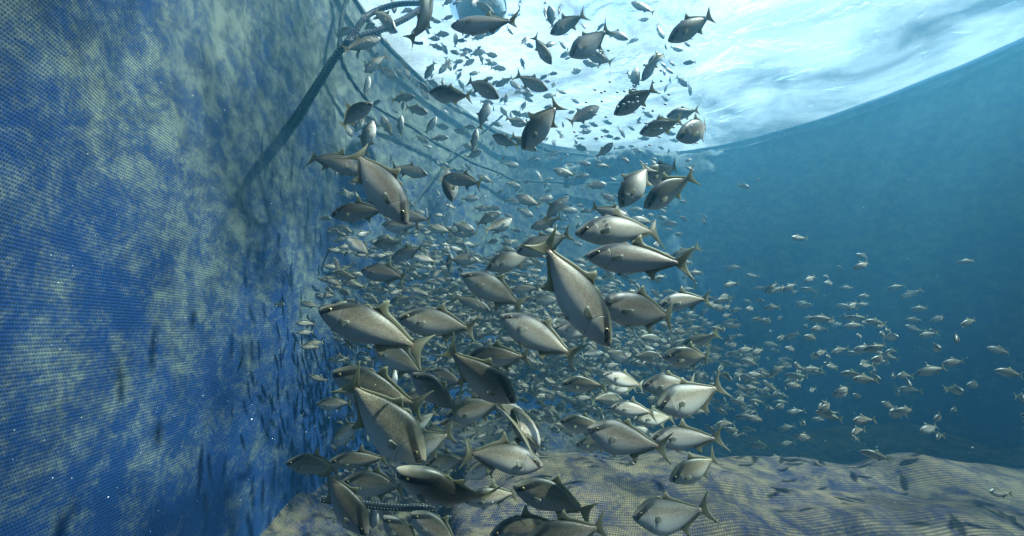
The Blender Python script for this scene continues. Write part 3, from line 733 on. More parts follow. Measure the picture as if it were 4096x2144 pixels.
(-1.435,4.682,1.032,-0.921,0.290,-0.258,-0.241,0.094,0.966,0.5145,0,1.03,1,'mid-sized pale fish heading left, upper right of the grey fish with curled tail'),
(-1.506,4.488,-2.066,0.710,0.138,-0.691,0.689,0.068,0.722,0.3963,0.25,1.05,1,'mid-sized grey fish heading down right, just below the nearly black fish'),
(0.410,4.133,3.702,0.604,0.280,-0.746,0.795,-0.157,0.586,0.4259,-0.25,1.00,1,'mid-sized teal fish heading down right, lower left of the backlit fish by the glare'),
(0.492,4.843,1.502,-0.965,0.146,-0.220,-0.199,0.147,0.969,0.4730,0.5,0.98,1,'mid-sized grey fish heading left, just above the fish behind the olive tail'),
(-2.287,5.091,1.215,-0.779,0.027,0.626,0.609,0.267,0.747,0.5195,0.25,1.05,1,'mid-sized pale fish heading up left, below the pinkish fish at left edge'),
(2.449,4.886,1.053,-0.915,0.226,-0.333,-0.333,0.040,0.942,0.4377,0.5,1.05,1,'mid-sized dark fish heading left, right of the open-mouthed silver fish'),
(1.235,4.831,-0.885,0.968,0.239,-0.074,0.076,0.003,0.997,0.4700,-0.25,1.08,1,'mid-sized grey fish heading right, lower right of the very dark fork-tailed fish'),
(2.534,4.731,3.161,-0.991,0.102,-0.081,-0.110,-0.318,0.942,0.4597,0.25,1.04,1,'mid-sized dark fish heading left, just upper left of the dark face at right edge'),
(1.952,5.232,-0.381,0.997,0.028,-0.071,0.074,-0.128,0.989,0.4704,-0.25,1.02,1,'mid-sized dark fish heading right, upper right of the silver fish above folds'),
(-0.195,4.866,1.472,0.843,0.109,0.527,-0.538,0.142,0.831,0.4625,-0.25,1.03,1,'mid-sized grey fish heading up right, above the fish left of olive tail'),
(-1.690,5.208,-0.667,-0.006,-0.259,-0.966,-0.927,0.363,-0.091,0.4268,0.25,1.00,1,'narrow grey fish hanging nose down with tail up, left of the dark climbing one'),
(-1.382,3.899,-1.819,-0.176,0.184,-0.967,-0.850,0.467,0.244,0.3157,0.25,1.02,1,'mid-sized slim dark fish heading straight down, just below the nearly black fish'),
(0.169,4.557,2.597,0.869,0.251,-0.426,0.491,-0.328,0.807,0.4308,-0.25,1.02,1,'mid-sized pale fish heading down right, just lower left of the dark fish with tail high'),
(-0.704,4.914,0.989,0.977,-0.211,-0.042,0.088,0.209,0.974,0.4657,0,1.09,1,'mid-sized grey fish heading right, upper left of the grey fish with hanging tail'),
(-0.822,4.702,-1.863,0.894,0.080,-0.441,0.445,-0.044,0.894,0.3784,-0.25,1.10,1,'mid-sized dark fish heading down right, just above the blue-grey fish from above'),
(-1.892,5.201,1.293,-0.981,-0.183,-0.059,-0.006,-0.279,0.960,0.4472,0.5,1.00,1,'mid-sized dark fish heading left, above the grey fish with curled tail'),
(0.815,5.604,-1.436,0.940,0.069,-0.335,0.322,0.158,0.934,0.4597,0,1.04,1,'mid-sized grey fish heading right, just left of the dark-backed fish over mound'),
(2.169,4.870,4.039,-0.545,0.282,-0.790,-0.806,0.086,0.586,0.4339,0.5,0.98,1,'mid-sized hazy fish heading down left, upper right of the pellet-speckled fish'),
(0.584,5.717,0.481,-0.986,0.158,-0.051,-0.019,0.197,0.980,0.4832,-0.25,1.10,1,'mid-sized grey fish heading left, just left of the largest olive diving fish'),
(1.352,4.800,4.160,-0.867,-0.107,0.486,0.489,-0.363,0.793,0.4552,0.75,1.06,1,'mid-sized dark fish heading up left, lower right of the backlit fish by the glare'),
(-2.029,4.594,3.902,-0.816,0.256,-0.517,-0.510,0.101,0.854,0.4371,-0.25,1.03,1,'mid-sized slim teal fish heading down left, below the silver fish crossing the tubes'),
(0.200,5.318,0.615,-0.985,-0.123,-0.118,-0.114,-0.041,0.993,0.4522,0.25,1.09,1,'mid-sized grey fish heading left, just right of the grey fish with hanging tail'),
(-0.383,5.333,1.739,0.917,-0.194,0.348,-0.335,0.095,0.937,0.4604,0.25,0.99,1,'mid-sized grey fish heading up right, upper left of the fish left of olive tail'),
(-2.581,5.342,0.821,-0.942,-0.227,0.247,0.303,-0.258,0.917,0.4014,-0.25,1.01,1,'mid-sized dark fish heading left, left of the grey fish with curled tail'),
(0.287,5.841,2.218,-0.835,0.133,0.534,0.546,0.075,0.834,0.4944,0.25,1.07,1,'mid-sized grey fish heading up left, left of the round-backed climbing fish'),
(2.413,6.303,-0.140,0.980,0.116,-0.162,0.160,0.027,0.987,0.4991,-0.5,1.02,1,'mid-sized grey fish heading right, just below the pinkish fish right of centre'),
(-0.126,5.429,3.130,-0.834,0.135,0.535,0.398,-0.525,0.753,0.4883,-0.5,1.02,1,'mid-sized grey fish heading up left, lower left of the dark fish with tail high'),
(1.882,5.499,5.265,0.877,0.012,-0.481,0.481,-0.001,0.877,0.4846,0.5,1.11,1,'mid-sized slim hazy fish heading down right, right of the backlit fish by the glare'),
(2.178,4.975,5.273,-0.841,0.060,0.537,0.541,0.107,0.834,0.4450,0,1.05,1,'mid-sized slim hazy fish heading up left, upper left of the dark head at top right'),
(-1.889,5.420,3.933,0.994,-0.112,0.013,-0.046,-0.297,0.954,0.4655,0.25,1.00,1,'mid-sized teal fish heading right, left of the fish over head rope'),
(-1.522,4.089,-1.921,-0.124,0.332,-0.935,-0.893,0.374,0.252,0.3131,0.25,0.98,1,'mid-sized slim dark fish heading straight down, just lower right of the slender corner fish'),
(-0.747,6.282,-1.736,-0.936,0.268,-0.229,-0.083,0.463,0.883,0.4671,0.25,0.99,1,'mid-sized grey fish heading left, just below the grey fish under olive diver'),
(-0.474,5.335,3.553,0.351,0.056,0.935,-0.932,0.118,0.343,0.4794,0.5,1.06,1,'mid-sized dark fish heading up right, below the olive fish with curled tail'),
(2.870,6.070,-0.239,-0.940,-0.124,-0.318,-0.281,-0.250,0.927,0.4702,0.5,1.05,1,'mid-sized dark fish heading left, just upper left of the dark fish with pale lips'),
(-1.302,6.088,1.777,-0.953,-0.200,0.228,0.236,-0.013,0.972,0.4468,0.25,1.09,1,'mid-sized grey fish heading left, below the silver fish hanging nose down'),
(-1.933,6.125,0.513,-0.954,-0.141,-0.263,-0.199,-0.356,0.913,0.4248,0.25,1.09,1,'mid-sized dark fish heading left, just upper right of the large bronze left-edge fish'),
(-0.459,5.462,5.747,-0.836,-0.114,0.538,0.544,-0.310,0.780,0.4574,0,0.97,1,'mid-sized teal fish heading up left, just above the long fish under the float'),
(-1.633,6.398,1.299,-0.966,0.012,0.260,0.253,0.285,0.925,0.4791,0,1.01,1,'mid-sized pale fish heading left, right of the grey fish with curled tail'),
(-1.766,5.862,4.003,0.961,0.212,-0.176,0.252,-0.414,0.875,0.4361,0.25,0.99,1,'mid-sized teal fish heading right, lower left of the fish over head rope'),
(1.817,6.287,-0.433,0.933,0.273,-0.236,0.247,-0.005,0.969,0.4784,0.25,1.11,0,'mid-sized grey fish heading right, above the silver fish above folds'),
(-0.676,5.816,3.356,0.188,-0.228,0.956,-0.944,0.226,0.239,0.4331,-0.25,1.02,0,'mid-sized dark fish heading straight up, upper right of the silver fish hanging nose down'),
(-0.873,6.022,1.806,0.958,0.117,-0.261,0.258,0.037,0.965,0.4294,0.5,1.08,0,'mid-sized grey fish heading right, below the silver fish hanging nose down'),
(-1.612,6.147,0.652,-0.930,0.133,0.343,0.360,0.129,0.924,0.4512,0.25,1.02,0,'mid-sized grey fish heading left, upper left of the clear-eyed grey fish'),
(0.788,5.996,6.135,-0.247,-0.234,0.940,-0.882,0.456,-0.119,0.4573,-0.25,1.03,0,'mid-sized dark fish heading straight up, just upper left of the backlit fish by the glare'),
(0.858,6.934,1.969,-0.981,-0.102,0.168,0.155,0.122,0.980,0.4942,-0.5,1.00,0,'mid-sized pale fish heading left, just upper right of the fish behind the olive tail'),
(-2.341,5.975,3.744,-0.382,-0.409,0.829,0.857,0.179,0.483,0.4054,0,1.05,0,'mid-sized pale fish heading up left, right of the dark-eyed edge fish'),
(2.660,5.610,4.882,-0.850,-0.031,-0.526,-0.474,-0.390,0.790,0.4750,-0.5,1.10,0,'mid-sized hazy fish heading down left, lower left of the dark head at top right'),
(-0.851,6.489,1.821,-0.966,0.207,0.152,0.151,-0.021,0.988,0.4842,0.5,1.11,0,'mid-sized dark fish heading left, upper left of the fish left of olive tail'),
(2.459,6.357,2.030,-0.985,-0.116,0.126,0.121,0.052,0.991,0.4599,0,1.04,0,'mid-sized grey fish heading left, just right of the upper big silver fish'),
(1.696,5.918,3.222,0.661,-0.524,0.538,-0.532,0.179,0.828,0.3931,-0.5,1.06,0,'dark stubby fish turning upward right, over the sunlit net roll'),
(-3.159,6.917,0.881,-0.981,-0.014,0.194,0.193,-0.175,0.965,0.4691,-0.5,1.06,0,'mid-sized dark fish heading left, upper left of the large bronze left-edge fish'),
(1.056,6.617,3.114,-0.962,-0.097,0.256,0.261,-0.044,0.964,0.4730,0.25,1.08,0,'mid-sized pale fish heading left, above the round-backed climbing fish'),
(-2.432,6.055,4.944,0.886,0.157,-0.435,0.455,-0.117,0.883,0.4314,0,1.07,0,'small pale fish heading down right, upper right of the dark-eyed edge fish'),
(-2.711,5.867,4.468,0.010,0.047,0.999,-0.829,0.559,-0.018,0.4976,-0.25,1.04,0,'small slim teal fish heading straight up, upper right of the dark-eyed edge fish'),
(2.405,6.078,4.830,0.134,-0.043,0.990,0.978,0.166,-0.125,0.4896,-0.25,1.03,0,'small hazy fish heading straight up, just above the pellet-speckled fish'),
(1.277,7.596,-0.594,0.984,0.176,0.002,0.051,-0.293,0.955,0.5061,-0.5,1.06,0,'small dark fish heading right, upper left of the very dark fork-tailed fish'),
(-3.149,6.647,4.249,-0.498,0.177,-0.849,-0.835,0.168,0.524,0.4707,-0.25,0.98,0,'small slim dark fish heading down left, just lower right of the dark-eyed edge fish'),
(-0.936,5.352,-2.001,-0.882,-0.082,-0.463,-0.439,-0.212,0.873,0.3001,0,0.98,0,'small dark fish heading down left, just above the blue-grey fish from above'),
(0.086,6.375,4.079,0.986,0.018,-0.163,0.163,-0.213,0.963,0.4498,-0.5,1.08,0,'small teal fish heading right, just left of the dark fish with tail high'),
(3.602,7.085,0.016,-0.929,0.194,-0.316,-0.327,-0.025,0.945,0.4270,0.25,1.05,0,'small dark fish heading left, just upper left of the black-headed fish'),
(-0.506,6.653,-1.652,-0.964,-0.139,-0.229,-0.227,-0.026,0.973,0.3915,0.5,0.99,0,'small grey fish heading left, just lower right of the grey fish under olive diver'),
(2.118,6.004,-1.592,0.880,0.038,-0.473,0.426,0.373,0.824,0.3496,0.25,1.08,0,'small pale fish heading down right, just upper right of the silver fish above the mound'),
(1.612,7.265,-0.485,0.959,-0.214,0.187,-0.080,0.429,0.900,0.4354,-0.5,1.00,0,'small grey fish heading right, above the very dark fork-tailed fish'),
(-0.295,7.769,0.519,0.999,-0.038,0.032,-0.040,-0.206,0.978,0.4827,-0.25,1.09,0,'small dark fish heading right, just below the grey fish with hanging tail'),
(-3.284,5.937,5.734,0.955,-0.036,0.294,-0.290,-0.303,0.908,0.4189,0.25,0.97,0,'small dark fish heading right, left of the silver fish crossing the tubes'),
(-2.163,7.479,0.464,-0.974,0.134,-0.183,-0.144,0.259,0.955,0.4644,0,1.04,0,'small grey fish heading left, just upper left of the clear-eyed grey fish'),
(-1.856,7.335,4.607,0.527,-0.207,0.824,-0.821,0.128,0.557,0.4715,-0.25,1.10,0,'small teal fish heading up right, lower left of the fish over head rope'),
(-2.552,7.836,1.483,0.992,0.077,-0.100,0.114,-0.218,0.969,0.4650,0.25,1.09,0,'small dark fish heading right, just upper right of the grey fish with curled tail'),
(-2.465,7.071,4.440,0.060,-0.104,0.993,-0.902,0.420,0.099,0.4711,0.25,1.04,0,'small slim teal fish heading straight up, above the huge diving bronze fish'),
(1.804,7.157,3.071,0.975,-0.187,0.122,-0.114,0.055,0.992,0.4327,-0.25,1.02,0,'small teal fish heading right, upper left of the grey fish with pale tail'),
(-3.606,6.983,1.992,-0.922,0.097,0.376,0.361,-0.142,0.922,0.4684,-0.5,1.09,0,'small dark fish heading left, lower left of the pinkish fish at left edge'),
(-1.751,6.628,5.460,-0.587,0.319,-0.744,-0.810,-0.214,0.547,0.4203,0,0.99,0,'small dark fish heading down left, upper left of the fish over head rope'),
(-2.033,8.065,-0.482,-0.988,0.067,0.141,0.123,-0.216,0.969,0.4624,0.5,1.10,0,'small dark fish heading left, just lower left of the clear-eyed grey fish'),
(3.483,8.830,-0.704,0.986,0.144,-0.081,0.116,-0.258,0.959,0.5247,0.25,1.09,0,'small dark fish heading right, upper left of the striped silver fish'),
(-0.190,7.428,5.806,-0.901,0.227,-0.369,-0.428,-0.338,0.838,0.4655,0.25,0.98,0,'small teal fish heading down left, just right of the olive fish with curled tail'),
(-1.433,7.908,1.503,0.133,-0.498,0.857,-0.875,-0.465,-0.135,0.4885,-0.25,0.97,0,'small dark fish heading straight up, upper left of the grey fish with hanging tail'),
(-0.273,7.773,2.267,0.936,-0.200,0.288,-0.266,0.132,0.955,0.4620,0.25,1.05,0,'small teal fish heading right, above the fish left of olive tail'),
(1.332,7.924,2.786,0.978,0.204,0.034,-0.041,0.032,0.999,0.4975,0,0.98,0,'small grey fish heading right, just right of the round-backed climbing fish'),
(0.662,8.235,-1.469,-0.999,-0.045,-0.010,-0.013,0.073,0.997,0.4479,0,0.98,0,'small grey fish heading left, upper right of the fish behind the tail-on one'),
(-2.624,6.988,0.774,-0.967,-0.150,0.206,0.240,-0.267,0.933,0.3795,-0.25,1.05,0,'small dark fish heading left, just below the grey fish with curled tail'),
(-2.755,6.780,6.628,0.897,-0.083,-0.433,0.366,-0.411,0.835,0.4868,0.5,1.03,0,'small teal fish heading right, just lower right of the silver fish crossing the tubes'),
(-2.754,7.437,1.957,-0.984,0.084,0.158,0.146,-0.135,0.980,0.4429,-0.25,1.05,0,'small dark fish heading left, above the grey fish with curled tail'),
(-0.176,8.424,1.911,0.987,-0.064,0.148,-0.157,-0.153,0.976,0.4736,0,1.01,0,'small dark fish heading right, just upper left of the fish left of olive tail'),
(-2.354,8.410,-1.288,0.963,-0.217,-0.159,0.191,0.137,0.972,0.4826,0,1.05,0,'small grey fish heading right, just lower right of the narrow fish hanging down'),
(-3.353,7.520,-0.757,-0.992,0.093,-0.083,-0.099,-0.177,0.979,0.4149,0,1.03,0,'small dark fish heading left, just upper left of the very dark tall-finned fish'),
(-3.100,6.293,1.830,-0.918,-0.039,0.395,0.394,-0.209,0.895,0.3621,0,1.10,0,'small dark fish heading up left, just lower left of the pinkish fish at left edge'),
(-3.506,7.701,0.595,0.866,0.239,-0.439,0.484,-0.181,0.856,0.4023,-0.25,1.08,0,'small dark fish heading down right, just upper left of the large bronze left-edge fish'),
(0.618,8.382,-1.243,-0.999,-0.042,0.025,0.019,0.145,0.989,0.4404,0.25,1.01,0,'small grey fish heading left, below the bright white fish'),
(2.196,8.479,3.648,0.974,0.094,0.204,-0.203,-0.016,0.979,0.5093,-0.5,1.09,0,'small teal fish heading right, left of the dark diver by net curtain'),
(3.034,8.004,-0.405,0.838,-0.356,-0.413,0.504,0.217,0.836,0.3861,-0.25,0.99,0,'small grey fish heading down right, below the pinkish fish right of centre'),
(-0.562,8.892,0.398,-0.995,-0.094,-0.044,-0.026,-0.185,0.982,0.4753,0.25,1.02,0,'small dark fish heading left, just below the grey fish with hanging tail'),
(-2.952,7.451,0.643,-0.767,-0.273,0.581,0.625,-0.115,0.772,0.3901,0.25,1.08,0,'small dark fish heading up left, just above the large bronze left-edge fish'),
(2.736,8.105,-0.308,0.989,0.116,0.090,-0.098,0.071,0.993,0.4489,-0.25,1.02,0,'small grey fish heading right, just below the pinkish fish right of centre'),
(2.913,7.524,5.968,0.685,-0.018,-0.728,0.728,0.005,0.685,0.4639,-0.25,0.97,0,'small slim hazy fish heading down right, just above the pellet-speckled fish'),
(-0.514,7.901,8.467,-0.829,-0.128,0.544,0.554,-0.318,0.769,0.4860,0.25,1.00,0,'small teal fish heading up left, just above the long fish under the float'),
(-2.446,6.171,6.613,0.096,0.056,-0.994,0.695,0.711,0.107,0.4203,0,1.05,0,'small pale fish heading straight down, just upper right of the silver fish crossing the tubes'),
(-1.913,6.884,5.229,-0.650,-0.651,0.391,0.691,-0.293,0.662,0.3596,0.25,0.98,0,'small pale fish heading up left, left of the fish over head rope'),
(-1.707,7.878,6.577,-0.677,0.055,-0.734,-0.730,0.082,0.679,0.4781,0.25,1.01,0,'small slim teal fish heading down left, above the fish over head rope'),
(-1.034,8.130,3.158,0.998,0.022,0.052,-0.053,0.044,0.998,0.4472,0,1.08,0,'small teal fish heading right, lower right of the silver fish hanging nose down'),
(-1.726,7.678,4.502,0.989,0.070,0.133,-0.100,-0.355,0.930,0.4301,-0.25,1.08,0,'small teal fish heading right, below the fish over head rope'),
(-3.350,7.629,4.888,-0.822,0.031,0.569,0.525,-0.343,0.778,0.4740,-0.25,1.05,0,'small dark fish heading up left, just lower right of the dark-eyed edge fish'),
(-1.480,9.045,2.390,-0.935,-0.232,0.270,0.322,-0.227,0.919,0.4752,-0.25,1.09,0,'small dark fish heading left, left of the fish left of olive tail'),
(-0.306,9.246,0.501,0.878,0.167,-0.450,0.477,-0.203,0.855,0.4785,0.5,1.10,0,'small dark fish heading down right, just below the grey fish with hanging tail'),
(-2.688,7.774,0.243,-0.992,-0.000,0.124,0.123,-0.162,0.979,0.4009,0.25,1.10,0,'small dark fish heading left, just upper right of the large bronze left-edge fish'),
(2.678,8.797,-0.495,0.903,-0.219,0.370,-0.219,0.506,0.834,0.4335,0,0.98,0,'small grey fish heading right, above the silver fish above folds'),
(0.400,8.821,1.669,-0.998,0.028,0.049,0.043,-0.188,0.981,0.4604,-0.25,1.09,0,'small dark fish heading left, just right of the fish left of olive tail'),
(-0.712,8.130,2.904,0.998,-0.055,-0.011,0.015,0.074,0.997,0.4393,0,1.00,0,'small teal fish heading right, upper left of the fish left of olive tail'),
(-0.721,8.789,3.969,-0.878,0.102,0.468,0.470,-0.007,0.883,0.5030,-0.5,1.01,0,'small teal fish heading up left, right of the silver fish hanging nose down'),
(3.643,8.162,-0.040,0.986,0.008,0.166,-0.163,0.251,0.954,0.4159,0.25,0.99,0,'small grey fish heading right, lower right of the pinkish fish right of centre'),
(1.586,9.480,-1.819,0.883,0.146,-0.446,0.469,-0.210,0.858,0.4701,-0.25,1.09,0,'small dark fish heading down right, just lower left of the very dark fork-tailed fish'),
(-2.735,8.242,0.074,0.933,0.032,-0.359,0.359,-0.169,0.918,0.4137,-0.5,1.02,0,'small dark fish heading right, just right of the large bronze left-edge fish'),
(3.872,8.338,2.582,0.973,-0.211,-0.090,0.069,-0.105,0.992,0.4050,0.25,1.05,0,'small dark fish heading right, below the striped fish by right edge'),
(-0.952,8.183,4.357,0.916,-0.116,0.384,-0.401,-0.308,0.863,0.4415,0.25,1.07,0,'small dark fish heading up right, upper right of the silver fish hanging nose down'),
(0.335,8.347,2.872,0.898,-0.027,-0.439,0.440,0.032,0.897,0.4389,0.25,1.07,0,'small teal fish heading down right, left of the round-backed climbing fish'),
(-0.759,9.053,0.288,0.935,0.153,-0.321,0.345,-0.174,0.922,0.4462,0.5,1.00,0,'small dark fish heading right, just lower right of the grey fish diving right'),
(-2.336,8.332,4.870,0.862,0.092,-0.499,0.500,0.013,0.866,0.4465,0.5,1.06,0,'small teal fish heading down right, above the round pale fish'),
(0.026,9.464,3.592,0.970,-0.024,-0.241,0.237,-0.110,0.965,0.4920,0.25,1.05,0,'small dark fish heading right, left of the round-backed climbing fish'),
(3.752,7.709,7.446,0.481,0.074,-0.874,0.840,0.249,0.483,0.4491,-0.25,1.05,0,'small slim hazy fish heading down right, left of the dark head at top right'),
(0.860,8.631,3.332,0.950,0.164,0.265,-0.245,-0.135,0.960,0.4643,-0.25,1.08,0,'small teal fish heading right, just upper left of the round-backed climbing fish'),
(-0.057,9.600,2.429,-0.903,0.072,-0.423,-0.429,-0.121,0.895,0.4773,-0.25,1.04,0,'small dark fish heading down left, just above the fish left of olive tail'),
(2.035,7.059,2.770,0.919,0.232,-0.318,0.343,-0.074,0.937,0.3758,0,1.07,0,'small teal fish heading down right, just above the grey fish with pale tail'),
(2.080,8.211,6.942,-0.932,-0.263,0.248,0.335,-0.372,0.866,0.4587,0.75,1.00,0,'small hazy fish heading up left, lower right of the backlit fish by the glare'),
(1.008,9.573,-1.396,-0.996,-0.050,-0.079,-0.086,0.153,0.985,0.4461,0,1.10,0,'small grey fish heading left, left of the very dark fork-tailed fish'),
(-1.367,9.221,-0.158,-0.993,0.078,0.086,0.077,-0.109,0.991,0.4439,-0.25,1.10,0,'small dark fish heading left, just lower right of the clear-eyed grey fish'),
(-2.996,5.872,3.609,0.453,0.204,-0.868,0.735,0.466,0.493,0.2997,0,1.08,0,'small teal fish heading down right, just below the dark-eyed edge fish'),
(-0.393,8.840,7.349,0.983,-0.059,-0.177,0.157,-0.248,0.956,0.4829,0,0.99,0,'tiny teal fish heading right, upper right of the olive fish with curled tail'),
(1.775,8.837,-0.820,0.928,0.199,-0.316,0.359,-0.247,0.900,0.4263,-0.5,1.07,0,'tiny dark fish heading right, just above the very dark fork-tailed fish'),
(0.026,9.620,4.169,0.940,-0.001,-0.341,0.340,-0.039,0.939,0.4852,0.25,1.09,0,'tiny teal fish heading right, upper left of the round-backed climbing fish'),
(1.639,9.906,-0.351,0.930,0.113,0.349,-0.359,0.092,0.929,0.4695,-0.5,1.08,0,'tiny grey fish heading right, just right of the bright white fish'),
(-1.696,7.296,6.985,0.984,-0.128,-0.122,0.060,-0.407,0.912,0.4128,0.25,1.01,0,'tiny teal fish heading right, just lower right of the fish by the hook'),
(-2.191,8.590,6.675,0.897,0.183,-0.402,0.440,-0.446,0.779,0.4323,0.5,1.04,0,'tiny teal fish heading down right, just upper left of the fish over head rope'),
(-1.406,9.871,-0.370,-0.964,-0.185,0.191,0.237,-0.276,0.931,0.4490,0,1.10,0,'tiny dark fish heading left, just lower right of the clear-eyed grey fish'),
(-3.079,6.815,6.644,0.793,0.304,-0.529,0.609,-0.445,0.657,0.3241,0.5,1.05,0,'tiny teal fish heading down right, just lower left of the silver fish crossing the tubes'),
(1.354,9.902,-1.260,-0.841,-0.033,-0.539,-0.512,-0.271,0.815,0.4422,-0.25,1.03,0,'tiny dark fish heading down left, just left of the very dark fork-tailed fish'),
(0.102,8.250,6.327,-0.684,0.083,0.725,0.728,0.011,0.685,0.4695,0.25,1.00,0,'tiny teal fish heading up left, right of the olive fish with curled tail'),
(-0.953,8.456,7.506,0.935,0.126,0.333,-0.303,-0.208,0.930,0.4546,0.25,1.09,0,'tiny teal fish heading right, just below the long fish under the float'),
(0.749,6.711,6.930,0.001,-0.215,0.977,0.822,0.556,0.122,0.3478,0.5,1.00,0,'tiny slim teal fish heading straight up, upper left of the backlit fish by the glare'),
(-3.052,6.545,5.459,0.539,0.289,-0.791,0.842,-0.158,0.516,0.3091,0,1.05,0,'tiny teal fish heading down right, above the dark-eyed edge fish'),
(-2.360,8.675,-0.873,-0.966,-0.192,-0.175,-0.145,-0.157,0.977,0.3654,-0.25,1.01,0,'tiny grey fish heading left, upper right of the narrow fish hanging down'),
(-0.018,9.420,4.676,0.974,0.219,0.059,-0.040,-0.086,0.995,0.4678,0,1.08,0,'tiny teal fish heading right, lower left of the dark fish with tail high'),
(1.079,8.305,7.659,-0.808,-0.135,-0.574,-0.562,-0.117,0.819,0.4913,-0.5,0.98,0,'tiny teal fish heading down left, lower left of the backlit fish by the glare'),
(-1.152,8.909,4.949,-0.947,-0.191,0.257,0.298,-0.231,0.926,0.4251,0,1.01,0,'tiny teal fish heading left, upper right of the silver fish hanging nose down'),
(-2.799,8.081,6.811,-0.691,-0.219,0.689,0.717,-0.324,0.617,0.3877,-0.25,1.01,0,'tiny teal fish heading up left, lower left of the dark hook'),
(-0.926,8.489,8.034,0.902,-0.072,0.425,-0.431,-0.199,0.880,0.4364,0,1.01,0,'tiny teal fish heading up right, just lower left of the long fish under the float'),
(0.402,8.756,6.469,0.984,0.089,-0.153,0.172,-0.280,0.944,0.4334,-0.25,1.06,0,'tiny teal fish heading right, upper left of the dark fish with tail high'),
(-2.828,8.008,-0.862,-0.913,-0.189,0.361,0.366,0.009,0.930,0.3348,0,0.98,0,'tiny grey fish heading left, just above the very dark tall-finned fish'),
(4.750,8.735,6.837,0.786,0.234,-0.572,0.614,-0.400,0.681,0.4376,0.25,0.97,0,'tiny dark fish heading down right, upper right of the grey fish under the pellets'),
(-0.938,10.370,2.122,-0.749,-0.266,0.607,0.647,-0.096,0.756,0.4632,0.25,0.98,0,'tiny dark fish heading up left, left of the fish left of olive tail'),
(5.473,9.641,7.313,0.132,0.295,-0.946,0.917,0.326,0.230,0.4483,0.25,1.00,0,'tiny slim dark fish heading straight down, above the dark face at right edge'),
(1.892,8.593,4.313,0.978,-0.030,-0.204,0.201,-0.072,0.977,0.3993,0.25,1.00,0,'tiny teal fish heading right, lower left of the dark turning fish'),
(-1.539,8.341,7.798,0.053,-0.389,0.920,0.773,0.598,0.209,0.3733,-0.25,1.10,0,'tiny teal fish heading straight up, lower left of the long fish under the float'),
(-2.405,8.459,-0.093,0.928,0.213,-0.305,0.343,-0.178,0.922,0.3541,-0.5,1.09,0,'tiny dark fish heading right, just left of the clear-eyed grey fish'),
(-2.694,8.634,3.232,0.878,0.125,-0.461,0.477,-0.174,0.862,0.3884,0.25,0.99,0,'tiny dark fish heading down right, just lower right of the huge diving bronze fish'),
(-2.693,7.960,6.484,0.428,0.133,-0.894,0.884,0.145,0.444,0.3956,0,1.08,0,'tiny teal fish heading down right, below the dark hook'),
(2.105,10.075,5.585,0.966,0.231,-0.117,0.222,-0.509,0.832,0.4930,-0.5,1.00,0,'tiny hazy fish heading right, left of the dark turning fish'),
(0.532,9.960,6.594,-0.943,-0.017,0.333,0.329,-0.219,0.919,0.4732,0.5,1.02,0,'tiny teal fish heading left, just upper left of the dark fish with tail high'),
(-2.282,10.356,6.474,0.980,-0.060,-0.189,0.146,-0.426,0.893,0.5011,-0.25,1.00,0,'tiny teal fish heading right, below the fish over head rope'),
(-2.194,8.878,8.079,0.918,0.091,-0.386,0.374,-0.524,0.765,0.4319,-0.25,1.03,0,'tiny teal fish heading down right, below the fish by the hook'),
(-0.324,11.025,-0.013,0.144,-0.002,-0.990,0.950,-0.281,0.139,0.4597,0,1.02,0,'tiny dark fish heading straight down, just above the fish with rosy tail'),
(-2.943,5.777,1.087,-0.421,-0.067,0.905,0.905,-0.096,0.414,0.2562,0.5,0.99,0,'tiny dark fish heading up left, left of the grey fish with curled tail'),
(3.222,8.674,3.078,0.940,-0.169,-0.295,0.300,0.006,0.954,0.3699,0.5,0.99,0,'tiny pale fish heading right, just upper right of the upper big silver fish'),
(-1.437,9.058,5.505,-0.949,0.065,0.310,0.259,-0.404,0.877,0.4351,-0.25,1.06,0,'tiny dark fish heading left, below the fish over head rope'),
(3.516,7.801,-0.221,-0.872,0.137,-0.469,-0.485,-0.123,0.866,0.3162,0.25,1.07,0,'tiny dark fish heading down left, just upper left of the dark fish with pale lips'),
(-0.778,9.725,6.902,0.967,-0.015,-0.256,0.228,-0.403,0.886,0.4571,0.25,1.03,0,'tiny teal fish heading right, just below the olive fish with curled tail'),
(-1.924,8.680,7.850,0.471,0.322,-0.822,0.880,-0.235,0.412,0.3773,0.25,1.03,0,'tiny teal fish heading down right, lower right of the fish by the hook'),
(0.195,10.176,6.795,-0.916,-0.262,0.304,0.394,-0.445,0.804,0.4609,0.5,1.00,0,'tiny teal fish heading up left, just upper left of the dark fish with tail high'),
(1.784,7.338,-1.683,0.014,-0.059,-0.998,-0.448,0.892,-0.059,0.2686,0.25,1.06,0,'tiny slim pale fish heading straight down, just upper right of the dark-backed fish over mound'),
(-1.731,9.971,2.551,-0.973,0.208,0.104,0.106,-0.002,0.994,0.4552,0,1.10,0,'tiny dark fish heading left, upper left of the grey fish with hanging tail'),
(-3.083,8.486,6.905,-0.717,-0.341,0.608,0.672,-0.110,0.732,0.3557,-0.5,1.04,0,'tiny teal fish heading up left, upper left of the fish over head rope'),
(1.327,10.476,5.597,0.971,-0.183,0.156,-0.166,-0.041,0.985,0.4610,0,1.11,0,'tiny teal fish heading right, lower right of the dark fish with tail high'),
(0.053,1.383,-0.357,-0.050,0.954,-0.297,-0.579,0.215,0.787,0.4738,0.25,1.03,0,'fish seen from behind, swimming away with forked tail spread toward the camera'),
(-2.112,10.564,1.098,-0.851,0.059,0.521,0.508,-0.158,0.847,0.4502,-0.5,1.00,0,'tiny dark fish heading up left, just above the clear-eyed grey fish'),
(-1.730,8.432,7.125,0.362,0.029,-0.932,0.903,0.235,0.358,0.4313,-0.25,1.07,0,'tiny teal fish heading straight down, above the fish over head rope'),
